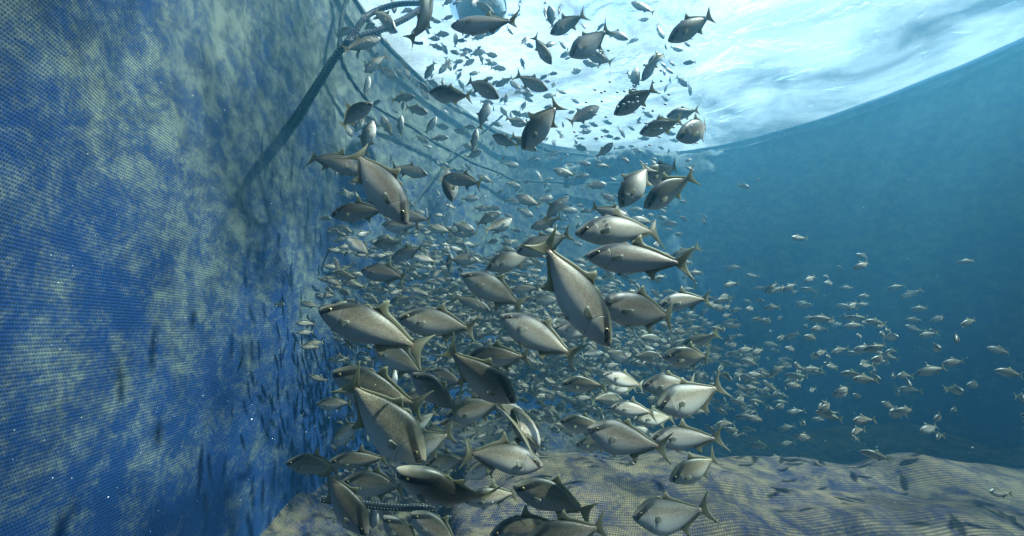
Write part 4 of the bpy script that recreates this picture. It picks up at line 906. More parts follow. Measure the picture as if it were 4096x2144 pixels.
(1.895,6.510,1.094,-0.556,-0.831,0.014,0.095,-0.047,0.994,0.7594,-0.5,1.08,0,'small pale fish facing the camera below the open-mouthed silver fish'),
(-1.790,5.609,-1.976,-0.974,0.116,0.196,0.191,-0.053,0.980,0.2206,0.25,0.99,0,'tiny dark fish heading left, just upper right of the nearly black fish'),
(4.979,9.305,8.395,0.986,0.087,-0.142,0.150,-0.091,0.984,0.4432,-0.25,1.05,0,'tiny slim hazy fish heading right, just lower left of the dark head at top right'),
(-2.683,7.570,7.942,0.991,-0.128,-0.045,0.027,-0.132,0.991,0.3754,0.5,1.07,0,'tiny slim teal fish heading right, just left of the fish by the hook'),
(-0.262,10.455,7.037,-0.525,-0.277,0.804,0.809,0.130,0.573,0.4471,0.25,1.00,0,'tiny teal fish heading up left, lower right of the olive fish with curled tail'),
(-0.689,10.076,8.547,0.997,-0.035,-0.066,0.059,-0.178,0.982,0.4632,0.25,1.10,0,'tiny teal fish heading right, above the olive fish with curled tail'),
(-1.425,9.518,8.521,0.992,0.102,0.073,-0.050,-0.207,0.977,0.4352,-0.25,0.99,0,'tiny teal fish heading right, lower left of the long fish under the float'),
(-2.869,6.057,5.978,0.966,-0.227,0.126,-0.196,-0.321,0.927,0.3030,0.5,1.10,0,'tiny teal fish heading right, just lower left of the silver fish crossing the tubes'),
(-2.826,9.080,2.541,-0.964,0.001,-0.266,-0.257,-0.266,0.929,0.3730,0.25,1.00,0,'tiny dark fish heading left, lower right of the huge diving bronze fish'),
(1.711,8.010,3.690,0.989,0.013,0.149,-0.149,-0.018,0.989,0.3453,0.25,1.03,0,'tiny teal fish heading right, upper right of the round-backed climbing fish'),
(-1.334,9.523,8.097,0.862,-0.110,0.495,-0.507,-0.141,0.851,0.4301,0,1.08,0,'tiny teal fish heading up right, upper left of the olive fish with curled tail'),
(3.240,8.285,0.015,0.935,0.235,-0.266,0.253,0.084,0.964,0.3618,-0.25,1.03,0,'tiny grey fish heading right, just lower right of the pinkish fish right of centre'),
(2.235,9.838,5.971,0.945,0.130,0.300,-0.281,-0.146,0.948,0.4617,-0.25,1.00,0,'tiny hazy fish heading right, upper left of the dark turning fish'),
(-1.410,6.575,7.122,0.869,-0.007,0.495,-0.492,-0.109,0.864,0.3143,0.5,1.03,0,'tiny slim teal fish heading up right, just upper right of the fish by the hook'),
(-1.164,10.789,2.645,-0.925,0.234,-0.299,-0.271,0.145,0.952,0.4537,-0.25,1.05,0,'tiny teal fish heading left, left of the fish left of olive tail'),
(1.581,8.999,7.939,-0.900,0.116,-0.420,-0.394,-0.626,0.673,0.3994,-0.25,0.97,0,'tiny hazy fish heading down left, below the backlit fish by the glare'),
(3.501,10.259,6.227,0.560,0.374,-0.739,0.724,0.212,0.656,0.4379,0.25,1.01,0,'tiny slim hazy fish heading down right, upper right of the dark turning fish'),
(1.248,10.434,7.634,-0.992,0.122,-0.004,-0.016,-0.103,0.995,0.4533,-0.25,1.07,0,'tiny teal fish heading left, above the dark fish with tail high'),
(-3.429,8.266,7.705,0.763,0.340,-0.549,0.474,0.282,0.834,0.3286,-0.25,1.01,0,'tiny slim pale fish heading down right, below the silver fish crossing the tubes'),
(-0.529,7.775,6.829,0.990,-0.068,-0.122,0.107,-0.194,0.975,0.3528,-0.5,1.03,0,'tiny teal fish heading right, below the round float'),
(-0.864,8.661,7.524,-0.320,-0.066,0.945,0.909,0.260,0.326,0.4134,-0.25,0.98,0,'tiny teal fish heading straight up, below the long fish under the float'),
(1.969,9.793,-0.447,-0.869,-0.399,0.293,0.245,0.168,0.955,0.4446,0.25,1.04,0,'tiny pale fish heading left, below the largest olive diving fish'),
(-3.195,6.397,2.589,0.458,0.321,-0.829,0.824,0.197,0.531,0.2512,-0.25,1.08,0,'tiny teal fish heading down right, just upper left of the pinkish fish at left edge'),
(0.655,11.290,3.044,0.957,0.232,-0.177,0.148,0.138,0.979,0.4705,0.5,1.05,0,'tiny pale fish heading right, just upper left of the fish behind the olive tail'),
(2.122,7.630,3.771,-0.991,-0.110,-0.071,-0.064,-0.074,0.995,0.3342,0,1.02,0,'tiny teal fish heading left, just below the dark turning fish'),
(-2.125,8.502,1.885,0.569,0.245,-0.785,0.815,-0.035,0.579,0.3356,0.25,1.02,0,'tiny dark fish heading down right, upper right of the grey fish with curled tail'),
(-2.339,8.435,6.222,0.550,-0.205,-0.810,0.815,-0.079,0.574,0.4846,-0.5,0.98,0,'tiny teal fish heading down right, left of the fish over head rope'),
(2.900,6.681,6.755,0.970,-0.153,0.191,-0.194,0.001,0.981,0.2838,-0.5,0.99,0,'tiny slim hazy fish heading right, left of the dark head at top right'),
(-3.241,7.905,-0.843,-0.959,-0.245,0.142,0.212,-0.286,0.935,0.2776,-0.5,1.10,0,'tiny dark fish heading left, just upper left of the very dark tall-finned fish'),
(-3.022,6.330,-0.473,-0.975,0.214,-0.065,-0.092,-0.122,0.988,0.2679,0.5,1.11,0,'tiny dark fish heading left, just lower left of the large bronze left-edge fish'),
(4.159,9.325,3.053,0.948,-0.125,-0.292,0.295,0.013,0.955,0.3524,-0.25,1.10,0,'tiny teal fish heading right, below the striped fish by right edge'),
(2.069,10.150,8.305,0.880,0.150,0.450,-0.328,-0.491,0.807,0.4906,-0.5,1.00,0,'tiny hazy fish heading right, below the backlit fish by the glare'),
(-1.131,9.452,0.438,-0.287,-0.375,0.882,0.947,0.031,0.321,0.3732,-0.25,0.98,0,'tiny dark fish heading straight up, just below the grey fish diving right'),
(0.907,10.883,5.019,-0.519,0.083,0.851,0.779,0.455,0.431,0.4708,0,1.00,0,'tiny slim pale fish heading up left, upper left of the round-backed climbing fish'),
(0.496,11.538,0.662,-0.976,-0.182,-0.122,-0.044,-0.385,0.922,0.4456,0.25,1.04,0,'tiny dark fish heading left, just above the bright white fish'),
(1.225,10.208,7.063,-0.997,0.022,-0.076,-0.076,-0.527,0.847,0.4194,-0.5,1.09,0,'tiny teal fish heading left, just upper right of the dark fish with tail high'),
(-1.229,9.322,5.812,0.998,0.067,0.009,0.016,-0.371,0.928,0.3759,0.25,1.08,0,'tiny dark fish heading right, lower right of the fish over head rope'),
]
GROUP = 'fish schooling in the net cage'
for n_, (x, y, z, fx, fy, fz, ux, uy, uz, L, b, kz, parts, label) in enumerate(FISH):
    v_ = (0, 1, 0, 2, 0, 1, 2)[(n_ * 5 + n_ // 7) % 7]
    m = frame((x, y, z), (fx, fy, fz), (ux, uy, uz), L, kz)
    if parts:
        root = bpy.data.objects.new('fish', None); COL.objects.link(root); root.matrix_world = m; root.empty_display_size = .1
        for nm, me, sub in part_meshes(b, v_):
            c = bpy.data.objects.new(nm, me); COL.objects.link(c); c.parent = root
            if sub:
                s = bpy.data.objects.new('pupil', sub); COL.objects.link(s); s.parent = c
    else:
        root = bpy.data.objects.new('fish', whole_mesh(b, v_)); COL.objects.link(root); root.matrix_world = m
    tag(root, label, 'fish', GROUP)

# the rest of the school: smaller and farther than all of those above, past counting
rng = random.Random(11)
VAR = 0
FARG = [fish_geo(b, 0) for b in (-.5, 0, .5)]
FAR = [
(-1.88,10.86,7.40,0.89,0.06,-0.44,0.43,-0.41,0.80,0.443),
(-1.40,6.55,6.68,0.93,-0.09,0.36,-0.37,-0.10,0.92,0.279),
(-0.20,10.44,7.50,0.12,-0.32,0.94,-0.95,0.24,0.20,0.400),
(4.58,10.74,7.16,0.80,-0.10,-0.58,0.53,-0.32,0.79,0.429),
(-2.86,9.26,7.24,0.27,0.19,-0.95,0.95,0.10,0.29,0.372),
(2.56,9.94,-0.75,0.92,-0.04,0.38,-0.38,-0.22,0.90,0.350),
(0.81,11.91,6.14,1.00,0.08,-0.03,0.03,-0.06,1.00,0.464),
(-2.30,8.97,8.43,1.00,-0.02,-0.08,0.07,-0.38,0.92,0.375),
(4.46,7.78,6.62,-0.99,0.12,0.06,-0.01,-0.52,0.85,0.301),
(-2.97,9.58,-0.14,-0.97,-0.01,0.24,0.23,-0.19,0.95,0.341),
(-1.74,10.75,8.29,-0.48,-0.25,0.84,0.87,-0.03,0.49,0.413),
(2.98,8.58,1.17,0.92,-0.02,-0.38,0.37,-0.18,0.91,0.303),
(-0.91,7.34,7.94,-0.41,-0.36,-0.84,-0.56,-0.63,0.54,0.512),
(1.97,12.51,3.71,-0.97,-0.08,-0.21,-0.20,-0.08,0.98,0.473),
(1.14,11.52,-1.22,-0.15,0.35,-0.92,-0.95,-0.30,0.04,0.423),
(-1.74,11.18,0.45,1.00,-0.01,-0.06,0.06,-0.20,0.98,0.394),
(3.67,9.24,8.63,0.93,0.00,0.36,-0.36,0.07,0.93,0.387),
(-2.40,6.25,-1.75,0.26,-0.51,-0.82,0.95,-0.00,0.31,0.199),
(-2.05,7.54,7.67,0.97,0.23,-0.06,0.20,-0.64,0.74,0.290),
(4.49,11.72,6.39,0.91,-0.08,-0.41,0.39,-0.19,0.90,0.430),
(0.28,7.04,6.55,0.47,-0.03,0.88,-0.88,-0.02,0.47,0.305),
(-1.61,12.16,5.95,-0.62,-0.34,0.71,0.72,0.10,0.69,0.429),
(-1.12,9.29,7.55,-0.93,-0.14,-0.33,-0.30,-0.17,0.94,0.368),
(-1.73,9.92,8.47,0.91,0.05,0.41,-0.37,-0.35,0.86,0.391),
(-0.64,7.30,-2.05,-0.84,0.29,-0.46,-0.24,0.57,0.79,0.255),
(-0.13,10.64,-0.47,0.72,-0.03,-0.70,0.68,-0.17,0.71,0.349),
(0.77,11.01,-1.76,-0.09,-0.17,-0.98,-0.88,0.47,-0.00,0.338),
(5.42,13.24,7.74,1.00,0.01,-0.03,0.03,-0.40,0.92,0.487),
(-0.48,10.40,6.57,-0.91,0.06,0.41,0.38,-0.28,0.88,0.399),
(4.85,10.33,6.74,0.98,-0.03,-0.22,0.15,-0.64,0.75,0.374),
(1.62,8.50,2.13,0.65,-0.56,-0.51,0.64,0.04,0.77,0.347),
(2.20,7.57,7.45,0.76,-0.29,0.58,-0.59,0.05,0.80,0.267),
(0.21,13.39,2.22,-0.99,-0.01,0.16,0.16,-0.16,0.97,0.456),
(0.37,8.66,6.57,0.82,0.15,-0.55,0.56,-0.04,0.83,0.321),
(1.25,7.58,6.96,0.59,0.23,-0.78,0.80,-0.02,0.60,0.281),
(1.41,8.97,6.68,0.97,0.02,-0.23,0.23,0.05,0.97,0.335),
(-2.94,9.59,-1.68,-0.97,0.15,-0.20,-0.24,-0.30,0.92,0.321),
(-2.70,5.71,-1.77,-0.63,0.07,0.77,0.78,0.06,0.63,0.176),
(-0.10,11.94,3.96,-0.83,0.05,0.55,0.54,-0.16,0.83,0.424),
(-2.78,7.59,1.58,-0.92,0.21,-0.34,-0.36,-0.09,0.93,0.273),
(-2.33,9.16,3.12,-0.06,-0.10,0.99,0.29,0.95,0.12,0.322),
(-2.80,5.67,5.81,0.32,0.03,-0.95,0.94,0.09,0.32,0.248),
(2.58,7.45,3.83,0.76,-0.13,-0.64,0.63,-0.14,0.77,0.266),
(-1.16,6.33,6.85,-0.85,0.06,-0.53,-0.53,-0.08,0.84,0.247),
(5.41,10.98,6.60,0.99,-0.04,-0.14,0.11,-0.40,0.91,0.384),
(-1.37,7.46,6.63,-0.94,0.07,0.33,0.30,-0.32,0.90,0.293),
(-3.50,7.13,-0.10,-0.89,-0.28,0.35,0.40,-0.13,0.91,0.214),
(0.43,11.27,7.84,0.30,-0.35,0.89,-0.91,0.18,0.38,0.377),
(-0.27,7.98,8.25,0.90,-0.22,0.38,-0.42,-0.21,0.88,0.290),
(-0.65,8.57,7.36,0.79,0.11,-0.60,0.60,-0.02,0.80,0.312),
(2.79,12.23,7.65,-0.98,-0.16,-0.12,-0.01,-0.56,0.83,0.455),
(-0.94,11.28,7.92,-0.67,0.17,-0.72,-0.72,-0.36,0.59,0.395),
(0.93,9.37,7.47,0.89,-0.30,0.34,-0.44,-0.38,0.81,0.320),
(0.60,11.69,8.41,0.94,0.14,-0.32,0.35,-0.45,0.82,0.410),
(-3.15,9.01,0.57,0.93,0.24,-0.27,0.33,-0.27,0.90,0.274),
(0.17,12.26,5.42,0.99,-0.14,-0.05,0.05,-0.00,1.00,0.416),
(4.43,8.77,7.21,0.84,0.17,-0.51,0.53,-0.08,0.85,0.315),
(-1.54,9.03,7.24,0.51,-0.17,0.84,-0.85,0.05,0.53,0.318),
(-1.32,9.73,2.22,-0.34,-0.80,0.49,0.58,0.23,0.78,0.399),
(-1.36,8.67,7.64,0.75,-0.11,0.65,-0.66,-0.11,0.74,0.310),
(-1.34,4.37,-1.61,-0.17,-0.07,-0.98,-0.95,0.29,0.14,0.112),
(1.89,8.58,3.00,-0.98,0.04,-0.20,-0.21,-0.21,0.95,0.280),
(-3.21,7.39,-1.69,-0.95,0.20,-0.22,-0.26,-0.21,0.94,0.242),
(3.96,13.30,8.51,0.95,0.03,-0.31,0.26,-0.63,0.73,0.453),
(1.72,11.50,6.94,0.60,0.09,-0.80,0.78,0.17,0.60,0.395),
(-1.76,12.02,-0.87,-0.95,-0.25,0.19,0.26,-0.27,0.93,0.364),
(-3.24,7.55,5.34,0.85,-0.09,0.53,-0.45,-0.64,0.62,0.258),
(0.31,9.23,7.84,-0.28,-0.11,0.95,0.92,-0.31,0.24,0.334),
(-1.39,10.94,8.08,0.88,-0.08,-0.47,0.37,-0.49,0.79,0.400),
(-2.23,9.18,1.08,-1.00,0.06,0.08,0.07,-0.10,0.99,0.289),
(-0.03,13.36,0.70,-1.00,0.05,-0.07,-0.08,-0.19,0.98,0.407),
(-0.76,10.02,7.94,0.96,-0.19,0.19,-0.24,-0.31,0.92,0.342),
(2.85,11.20,7.08,0.94,0.12,-0.31,0.33,-0.52,0.79,0.376),
(3.93,8.73,3.05,0.74,-0.24,-0.63,0.63,-0.09,0.78,0.269),
(-2.17,9.03,0.83,0.87,-0.05,-0.49,0.48,-0.14,0.87,0.283),
(1.77,11.56,-1.93,0.80,-0.31,0.52,-0.28,0.57,0.77,0.347),
(-2.92,6.12,3.93,-0.42,-0.20,0.88,0.90,0.03,0.44,0.198),
(-2.12,10.89,1.38,0.64,-0.03,0.77,-0.75,-0.22,0.62,0.327),
(4.86,9.89,7.53,-0.19,0.37,-0.91,-0.50,0.76,0.42,0.300),
(1.10,8.36,6.78,0.99,-0.08,0.14,-0.16,-0.30,0.94,0.279),
(1.42,12.96,5.83,0.99,-0.04,0.12,-0.12,0.01,0.99,0.411),
(-2.90,6.34,1.01,-0.99,-0.04,0.14,0.15,-0.13,0.98,0.190),
(-1.77,7.04,7.08,0.98,-0.08,-0.21,0.18,-0.24,0.95,0.253),
(-2.92,5.84,5.13,-0.02,-0.35,0.94,-0.99,0.14,0.04,0.179),
(-1.24,7.59,7.08,-0.99,-0.10,-0.10,0.01,-0.75,0.66,0.255),
(1.22,12.77,-1.28,-0.91,-0.29,-0.31,-0.22,-0.30,0.93,0.387),
(3.60,10.04,-0.73,-0.52,0.14,-0.84,-0.78,0.32,0.54,0.287),
(1.48,7.71,-0.77,0.89,0.09,-0.44,0.45,-0.13,0.88,0.219),
(4.43,8.67,2.82,-0.91,-0.20,0.37,0.42,-0.25,0.88,0.281),
(-1.65,9.49,2.60,-0.95,0.15,0.26,0.23,-0.19,0.95,0.302),
(-0.48,8.62,6.70,0.86,-0.01,0.51,-0.49,-0.26,0.83,0.285),
(3.32,7.36,1.59,-0.98,-0.13,0.15,0.18,-0.19,0.97,0.229),
(2.27,11.38,8.12,0.81,-0.05,-0.59,0.58,-0.09,0.81,0.372),
(5.07,15.09,8.35,0.97,-0.25,0.05,-0.17,-0.48,0.86,0.441),
(4.42,8.55,3.24,-0.99,-0.15,0.03,0.04,-0.06,1.00,0.278),
(0.51,9.15,8.37,0.86,-0.13,-0.50,0.35,-0.55,0.76,0.321),
(-1.88,9.02,0.60,0.98,-0.16,-0.08,0.06,-0.15,0.99,0.269),
(-1.98,7.06,6.86,0.55,0.33,-0.77,0.82,-0.07,0.56,0.208),
(-0.78,12.21,1.02,0.97,-0.22,0.06,-0.06,-0.02,1.00,0.360),
(-2.42,8.62,8.47,1.00,0.04,0.02,-0.01,-0.25,0.97,0.280),
(-0.05,7.40,7.17,0.69,0.12,-0.71,0.72,-0.03,0.69,0.242),
(-3.03,9.32,1.05,-0.33,0.10,-0.94,-0.94,0.09,0.34,0.259),
(3.54,8.15,4.10,0.44,-0.19,-0.88,0.87,-0.16,0.47,0.262),
(-3.19,7.23,6.35,0.84,-0.24,0.49,-0.54,-0.25,0.80,0.231),
(3.42,11.37,6.73,1.00,0.04,-0.08,0.09,-0.53,0.84,0.347),
(-2.87,8.34,5.83,-0.19,0.37,-0.91,-0.93,-0.37,0.04,0.239),
(6.48,12.91,7.46,0.94,-0.10,-0.33,0.27,-0.39,0.88,0.369),
(-0.63,10.30,-0.30,0.97,0.01,-0.23,0.23,-0.10,0.97,0.277),
(-2.32,10.48,8.19,0.10,0.02,-0.99,-0.92,0.38,-0.09,0.356),
(-1.83,9.95,8.30,0.41,-0.31,0.86,-0.91,-0.07,0.41,0.290),
(-1.21,4.03,-1.77,0.04,-0.11,0.99,0.69,0.72,0.05,0.096),
(-2.28,10.06,1.22,-0.26,0.07,-0.96,-0.95,0.17,0.27,0.274),
(4.56,9.21,2.55,-0.94,-0.33,-0.09,0.06,-0.42,0.91,0.335),
(4.38,8.97,7.56,0.79,0.21,-0.58,0.60,-0.07,0.79,0.275),
(-1.20,11.60,-0.24,0.68,0.34,-0.65,0.72,-0.11,0.68,0.320),
(1.83,14.20,8.13,0.15,-0.18,-0.97,0.95,-0.24,0.19,0.501),
(-1.91,9.39,1.76,0.04,-0.91,0.42,0.77,0.30,0.57,0.431),
(3.27,7.66,1.89,-0.75,-0.61,-0.25,-0.18,-0.18,0.97,0.425),
(3.21,11.07,6.75,0.97,0.22,-0.06,0.17,-0.50,0.85,0.344),
(-1.49,11.75,1.47,-0.94,0.10,0.33,0.32,-0.11,0.94,0.324),
(4.80,12.08,7.80,0.36,-0.49,0.80,-0.89,0.09,0.45,0.314),
(-2.05,9.33,-0.98,-0.97,0.21,0.13,0.09,-0.17,0.98,0.258),
(0.16,10.19,7.58,0.69,-0.04,0.72,-0.72,-0.11,0.68,0.313),
(4.11,8.91,2.60,0.92,-0.31,-0.23,0.24,-0.00,0.97,0.224),
(-1.95,9.09,-0.34,0.74,0.07,0.67,-0.54,-0.54,0.65,0.225),
(-3.42,8.22,-0.76,0.99,-0.08,-0.07,0.05,-0.25,0.97,0.218),
(-1.94,8.25,-1.81,-0.75,-0.13,-0.65,-0.55,-0.43,0.72,0.190),
(0.99,6.32,6.64,-0.04,0.08,-1.00,0.83,0.55,0.02,0.208),
(1.37,10.32,7.93,0.46,-0.01,0.89,-0.89,-0.05,0.46,0.329),
(-2.77,9.07,4.30,-0.97,0.03,-0.26,-0.26,-0.25,0.93,0.250),
(4.51,9.21,7.54,0.10,0.08,-0.99,0.99,0.03,0.11,0.282),
(0.46,9.79,7.16,0.32,-0.20,0.93,-0.95,0.00,0.32,0.276),
(1.88,8.00,7.92,0.63,0.15,-0.76,0.73,0.22,0.65,0.235),
(-0.71,11.02,-0.12,-0.77,-0.43,0.47,0.58,-0.18,0.79,0.299),
(2.92,8.11,-0.57,0.48,-0.24,0.84,-0.78,0.32,0.53,0.202),
(4.73,8.71,4.47,-0.89,0.26,-0.37,-0.36,0.08,0.93,0.217),
(0.08,10.44,6.58,0.92,0.11,-0.37,0.37,0.00,0.93,0.287),
(3.70,11.40,6.66,1.00,-0.10,0.02,-0.06,-0.46,0.89,0.301),
(-3.12,6.39,2.80,0.88,0.06,-0.48,0.48,-0.14,0.86,0.171),
(0.35,10.53,7.34,0.55,-0.36,0.75,-0.83,-0.16,0.54,0.272),
(1.84,9.96,6.71,0.94,0.09,0.34,-0.25,-0.49,0.84,0.289),
(-0.35,13.00,6.57,0.86,-0.50,-0.02,-0.03,-0.10,0.99,0.393),
(5.13,8.98,8.26,0.83,0.07,-0.56,0.55,-0.30,0.78,0.254),
(-2.15,10.47,0.90,0.86,0.29,-0.43,0.49,-0.19,0.85,0.254),
(3.01,7.27,2.45,-0.98,-0.13,-0.17,-0.16,-0.13,0.98,0.200),
(0.53,11.85,7.56,0.12,-0.22,0.97,-0.99,-0.10,0.10,0.302),
(2.20,7.17,3.23,0.94,0.28,-0.21,0.05,0.49,0.87,0.195),
(-2.82,6.79,0.50,-0.80,-0.23,0.55,0.59,-0.18,0.79,0.155),
(1.77,9.01,2.73,0.56,-0.01,0.83,-0.83,-0.01,0.56,0.229),
(-3.37,8.62,-0.84,0.84,0.05,-0.54,0.54,-0.17,0.83,0.199),
(5.14,10.60,7.64,0.79,0.18,-0.58,0.61,-0.36,0.71,0.279),
(-2.13,9.01,-0.37,-0.93,0.09,0.35,0.33,-0.15,0.93,0.214),
(-1.19,7.96,7.55,0.93,-0.06,0.37,-0.36,-0.39,0.85,0.215),
(4.36,8.44,7.16,0.82,0.28,-0.50,0.54,-0.10,0.84,0.226),
(-2.58,8.89,-1.22,0.71,-0.07,-0.70,0.69,-0.16,0.71,0.201),
(-1.14,11.68,-0.50,-1.00,0.02,-0.09,-0.10,-0.14,0.99,0.263),
(-3.66,6.57,6.18,0.05,-0.01,-1.00,-0.92,0.39,-0.05,0.200),
(4.28,11.50,7.12,0.90,0.21,-0.38,0.43,-0.28,0.86,0.295),
(-0.40,12.37,-0.35,-0.48,0.18,-0.86,-0.87,-0.01,0.49,0.274),
(3.62,15.59,8.32,0.52,0.18,-0.83,0.85,-0.08,0.52,0.375),
(-0.32,9.98,7.17,0.59,-0.02,0.81,-0.79,-0.24,0.57,0.261),
(-3.04,6.29,1.39,-0.61,0.32,-0.73,-0.77,-0.47,0.44,0.153),
(1.99,7.85,2.57,-0.84,-0.46,-0.30,-0.34,0.02,0.94,0.249),
(3.75,8.61,4.45,0.91,-0.05,-0.42,0.41,-0.15,0.90,0.199),
(1.67,9.21,8.36,0.01,0.14,-0.99,0.76,0.64,0.10,0.235),
(0.98,8.80,6.89,1.00,-0.04,-0.06,0.04,-0.31,0.95,0.215),
(-2.80,7.81,-0.99,0.79,-0.21,0.57,-0.61,-0.28,0.74,0.174),
(-3.16,7.88,0.52,0.74,0.30,-0.59,0.66,-0.19,0.73,0.167),
(-3.08,8.66,-1.24,0.65,-0.00,-0.76,0.76,-0.10,0.64,0.182),
(-3.08,7.52,-0.50,-0.66,-0.24,0.71,0.74,-0.13,0.66,0.157),
(0.44,11.73,2.94,-0.91,-0.02,-0.42,-0.40,-0.24,0.88,0.262),
(-2.83,6.13,-1.51,-0.90,-0.13,0.42,0.43,-0.07,0.90,0.123),
(-0.04,12.44,8.31,0.00,-0.02,-1.00,-0.94,0.34,-0.01,0.327),
(-3.28,7.22,7.36,0.95,0.04,0.31,-0.30,-0.14,0.94,0.176),
(-1.15,7.81,6.80,0.86,0.04,-0.51,0.50,-0.23,0.83,0.191),
(1.66,9.13,7.92,-0.95,0.20,-0.24,-0.27,-0.12,0.96,0.209),
(-3.41,6.36,2.99,-0.19,-0.05,-0.98,-0.98,-0.04,0.19,0.149),
(-1.95,10.58,-0.98,-0.94,0.14,-0.31,-0.34,-0.24,0.91,0.218),
(6.08,13.23,7.32,0.88,0.01,-0.48,0.42,-0.53,0.74,0.289),
(1.60,13.01,6.74,0.56,-0.70,-0.45,0.45,-0.21,0.87,0.436),
(0.65,11.26,-1.30,-0.78,-0.09,-0.62,-0.57,-0.32,0.76,0.217),
(-3.26,7.04,1.32,0.85,-0.27,0.45,-0.47,0.01,0.88,0.158),
(5.37,14.53,8.11,-0.99,-0.05,0.09,0.10,-0.57,0.82,0.314),
(2.99,13.83,8.08,0.99,0.10,0.11,-0.04,-0.54,0.84,0.306),
(2.72,13.70,7.83,-0.44,-0.12,0.89,0.89,-0.22,0.41,0.293),
(0.79,12.58,0.49,0.92,0.08,-0.39,0.39,-0.16,0.90,0.243),
(0.79,6.89,7.45,-0.71,-0.06,-0.70,-0.71,0.07,0.71,0.179),
(-2.39,9.31,7.48,-0.43,0.23,-0.87,-0.86,0.21,0.48,0.194),
(1.94,12.20,7.71,0.24,0.33,-0.91,0.97,-0.17,0.19,0.242),
(-1.63,9.61,7.91,0.97,-0.17,0.18,-0.23,-0.35,0.91,0.207),
(0.03,12.90,-2.06,0.83,-0.05,-0.56,0.54,-0.18,0.82,0.228),
(-2.82,9.02,-1.01,0.94,-0.05,-0.32,0.31,-0.21,0.93,0.167),
(7.59,14.85,7.97,0.77,0.31,-0.56,0.63,-0.24,0.74,0.312),
(-0.18,11.50,1.69,-0.69,-0.09,-0.72,-0.57,-0.54,0.62,0.219),
(4.83,9.55,7.53,0.20,0.24,-0.95,0.96,0.17,0.24,0.192),
(4.08,8.14,7.41,0.53,0.35,-0.77,0.83,-0.00,0.56,0.159),
(2.33,8.86,4.51,0.89,-0.29,-0.34,0.32,-0.14,0.94,0.170),
(6.39,13.24,7.16,0.03,-0.38,0.92,1.00,0.03,-0.02,0.238),
(1.98,14.14,4.89,-0.85,-0.07,-0.52,-0.46,-0.39,0.80,0.272),
(-0.79,7.27,6.58,0.84,-0.41,0.36,-0.54,-0.54,0.65,0.142),
(4.73,9.81,7.12,0.76,0.06,-0.65,0.65,-0.01,0.76,0.189),
(2.52,13.41,4.81,-0.74,-0.57,0.36,0.46,-0.03,0.89,0.284),
(-2.75,6.25,-0.49,-0.75,-0.01,-0.66,-0.51,-0.63,0.59,0.098),
(3.39,13.05,7.59,-0.77,0.07,0.63,0.54,-0.45,0.71,0.227),
(-1.19,7.37,7.07,0.04,0.10,-0.99,-0.84,0.55,0.02,0.137),
(-0.65,11.20,7.69,-0.01,0.30,-0.95,-0.80,0.57,0.18,0.170),
(-1.47,8.16,6.65,0.07,0.21,-0.98,0.96,0.25,0.12,0.128),
(-2.30,7.81,1.94,-0.17,-0.05,-0.98,-0.98,0.09,0.17,0.111),
(2.21,11.10,6.58,0.93,-0.14,0.33,-0.36,-0.26,0.90,0.159),
(6.13,14.82,8.26,-1.00,0.07,-0.05,-0.08,-0.40,0.91,0.206),
]
MATS = [frame(r[0:3], r[3:6], r[6:9], r[9]) for r in FAR]
def inside(p): return math.hypot(p.x - CX, p.y - CY) < wall_r(math.atan2(p.y - CY, p.x - CX), p.z) - .5 and hills(p.x, p.y) + .35 < p.z < SURF - .5
def shoal(n, az, el, dist, spread, head, climb, lo=.26, hi=.42):
    c = Vector((math.sin(az) * math.cos(el), math.cos(az) * math.cos(el), math.sin(el))) * dist; k = 0; tries = 0
    while k < n and tries < n * 12:
        tries += 1
        p = c + Vector((rng.gauss(0, spread), rng.gauss(0, spread), rng.gauss(0, spread * .42)))
        L = rng.uniform(lo, hi)
        if not inside(p) or L / max(p.length, .1) > .046: continue
        h = head + rng.gauss(0, .32); e = climb + rng.gauss(0, .20)
        MATS.append(frame(p, (math.cos(h) * math.cos(e), math.sin(h) * math.cos(e), math.sin(e)), (rng.gauss(0, .12), rng.gauss(0, .12), 1), L)); k += 1
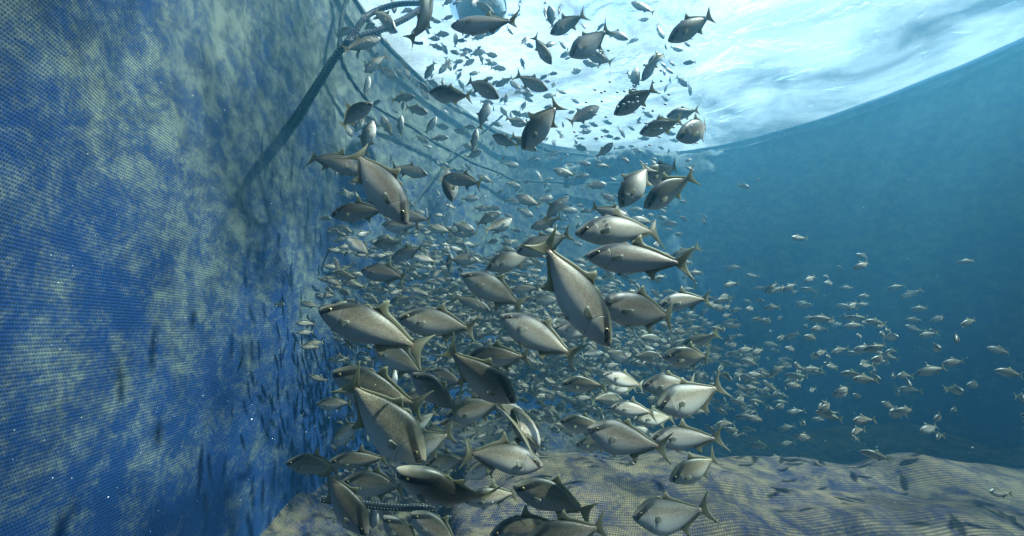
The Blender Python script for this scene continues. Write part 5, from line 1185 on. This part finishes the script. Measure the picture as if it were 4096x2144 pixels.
for i in range(44):      # the dense part of the school, low in front of the camera
    shoal(64, max(-.8, min(.85, rng.gauss(.02, .32))), rng.gauss(-.03, .11), rng.uniform(6.5, 12.5), rng.uniform(.8, 1.6), math.pi + rng.gauss(0, .5) if rng.random() < .75 else rng.gauss(0, .4), rng.gauss(0, .2))
for i in range(12):      # thinner shoals under the surface
    shoal(16, rng.uniform(-.40, .50), rng.uniform(.22, .50), rng.uniform(9, 15), rng.uniform(.8, 1.5), rng.uniform(0, 6.28), rng.gauss(0, .3), .2, .3)
for az in (-.95, -.72, .62, .78, .92, .7):   # stragglers towards the sides
    shoal(26, az, rng.gauss(-.06, .10), rng.uniform(7.5, 13), 1.1, math.pi + rng.gauss(0, .6), 0)
vs, fs, uv, mi = [], [], [], []
for m in MATS:
    v, f, u, k = FARG[rng.randrange(3)]; o_ = len(vs)
    vs += [tuple(m @ Vector(p)) for p in v]; fs += [tuple(i + o_ for i in q) for q in f]; uv += u; mi += k
me = mesh('distant_school', vs, fs, True, uv, mi)
for x in (M_SKIN, M_FIN, M_PALE, M_PUPIL): me.materials.append(x)
o = link('distant_school', me); tag(o, 'countless small far fish of the school fading into blue water', 'school of fish', kind='stuff')

# ------------------------------------------------------------------ air-like water body: haze
hb = mesh('haze', [(x, y, z) for z in (-7.0, SURF + 1.4) for x, y in ((-9, -9), (22, -9), (22, 22), (-9, 22))],
          [(3, 2, 1, 0), (4, 5, 6, 7), (0, 1, 5, 4), (1, 2, 6, 5), (2, 3, 7, 6), (3, 0, 4, 7)], False)
hz = bpy.data.materials.new('haze_volume'); hz.use_nodes = True; t = hz.node_tree; t.nodes.clear()
po = t.nodes.new('ShaderNodeOutputMaterial'); pv = t.nodes.new('ShaderNodeVolumePrincipled')
pv.inputs['Color'].default_value = (.06,.22,.34, 1); pv.inputs['Density'].default_value = 0.043
pv.inputs['Anisotropy'].default_value = 0.45; pv.inputs['Absorption Color'].default_value = (0,.14,.28, 1)
t.links.new(pv.outputs[0], po.inputs['Volume'])
o = link('haze', hb, None, [hz]); tag(o, kind='stuff')
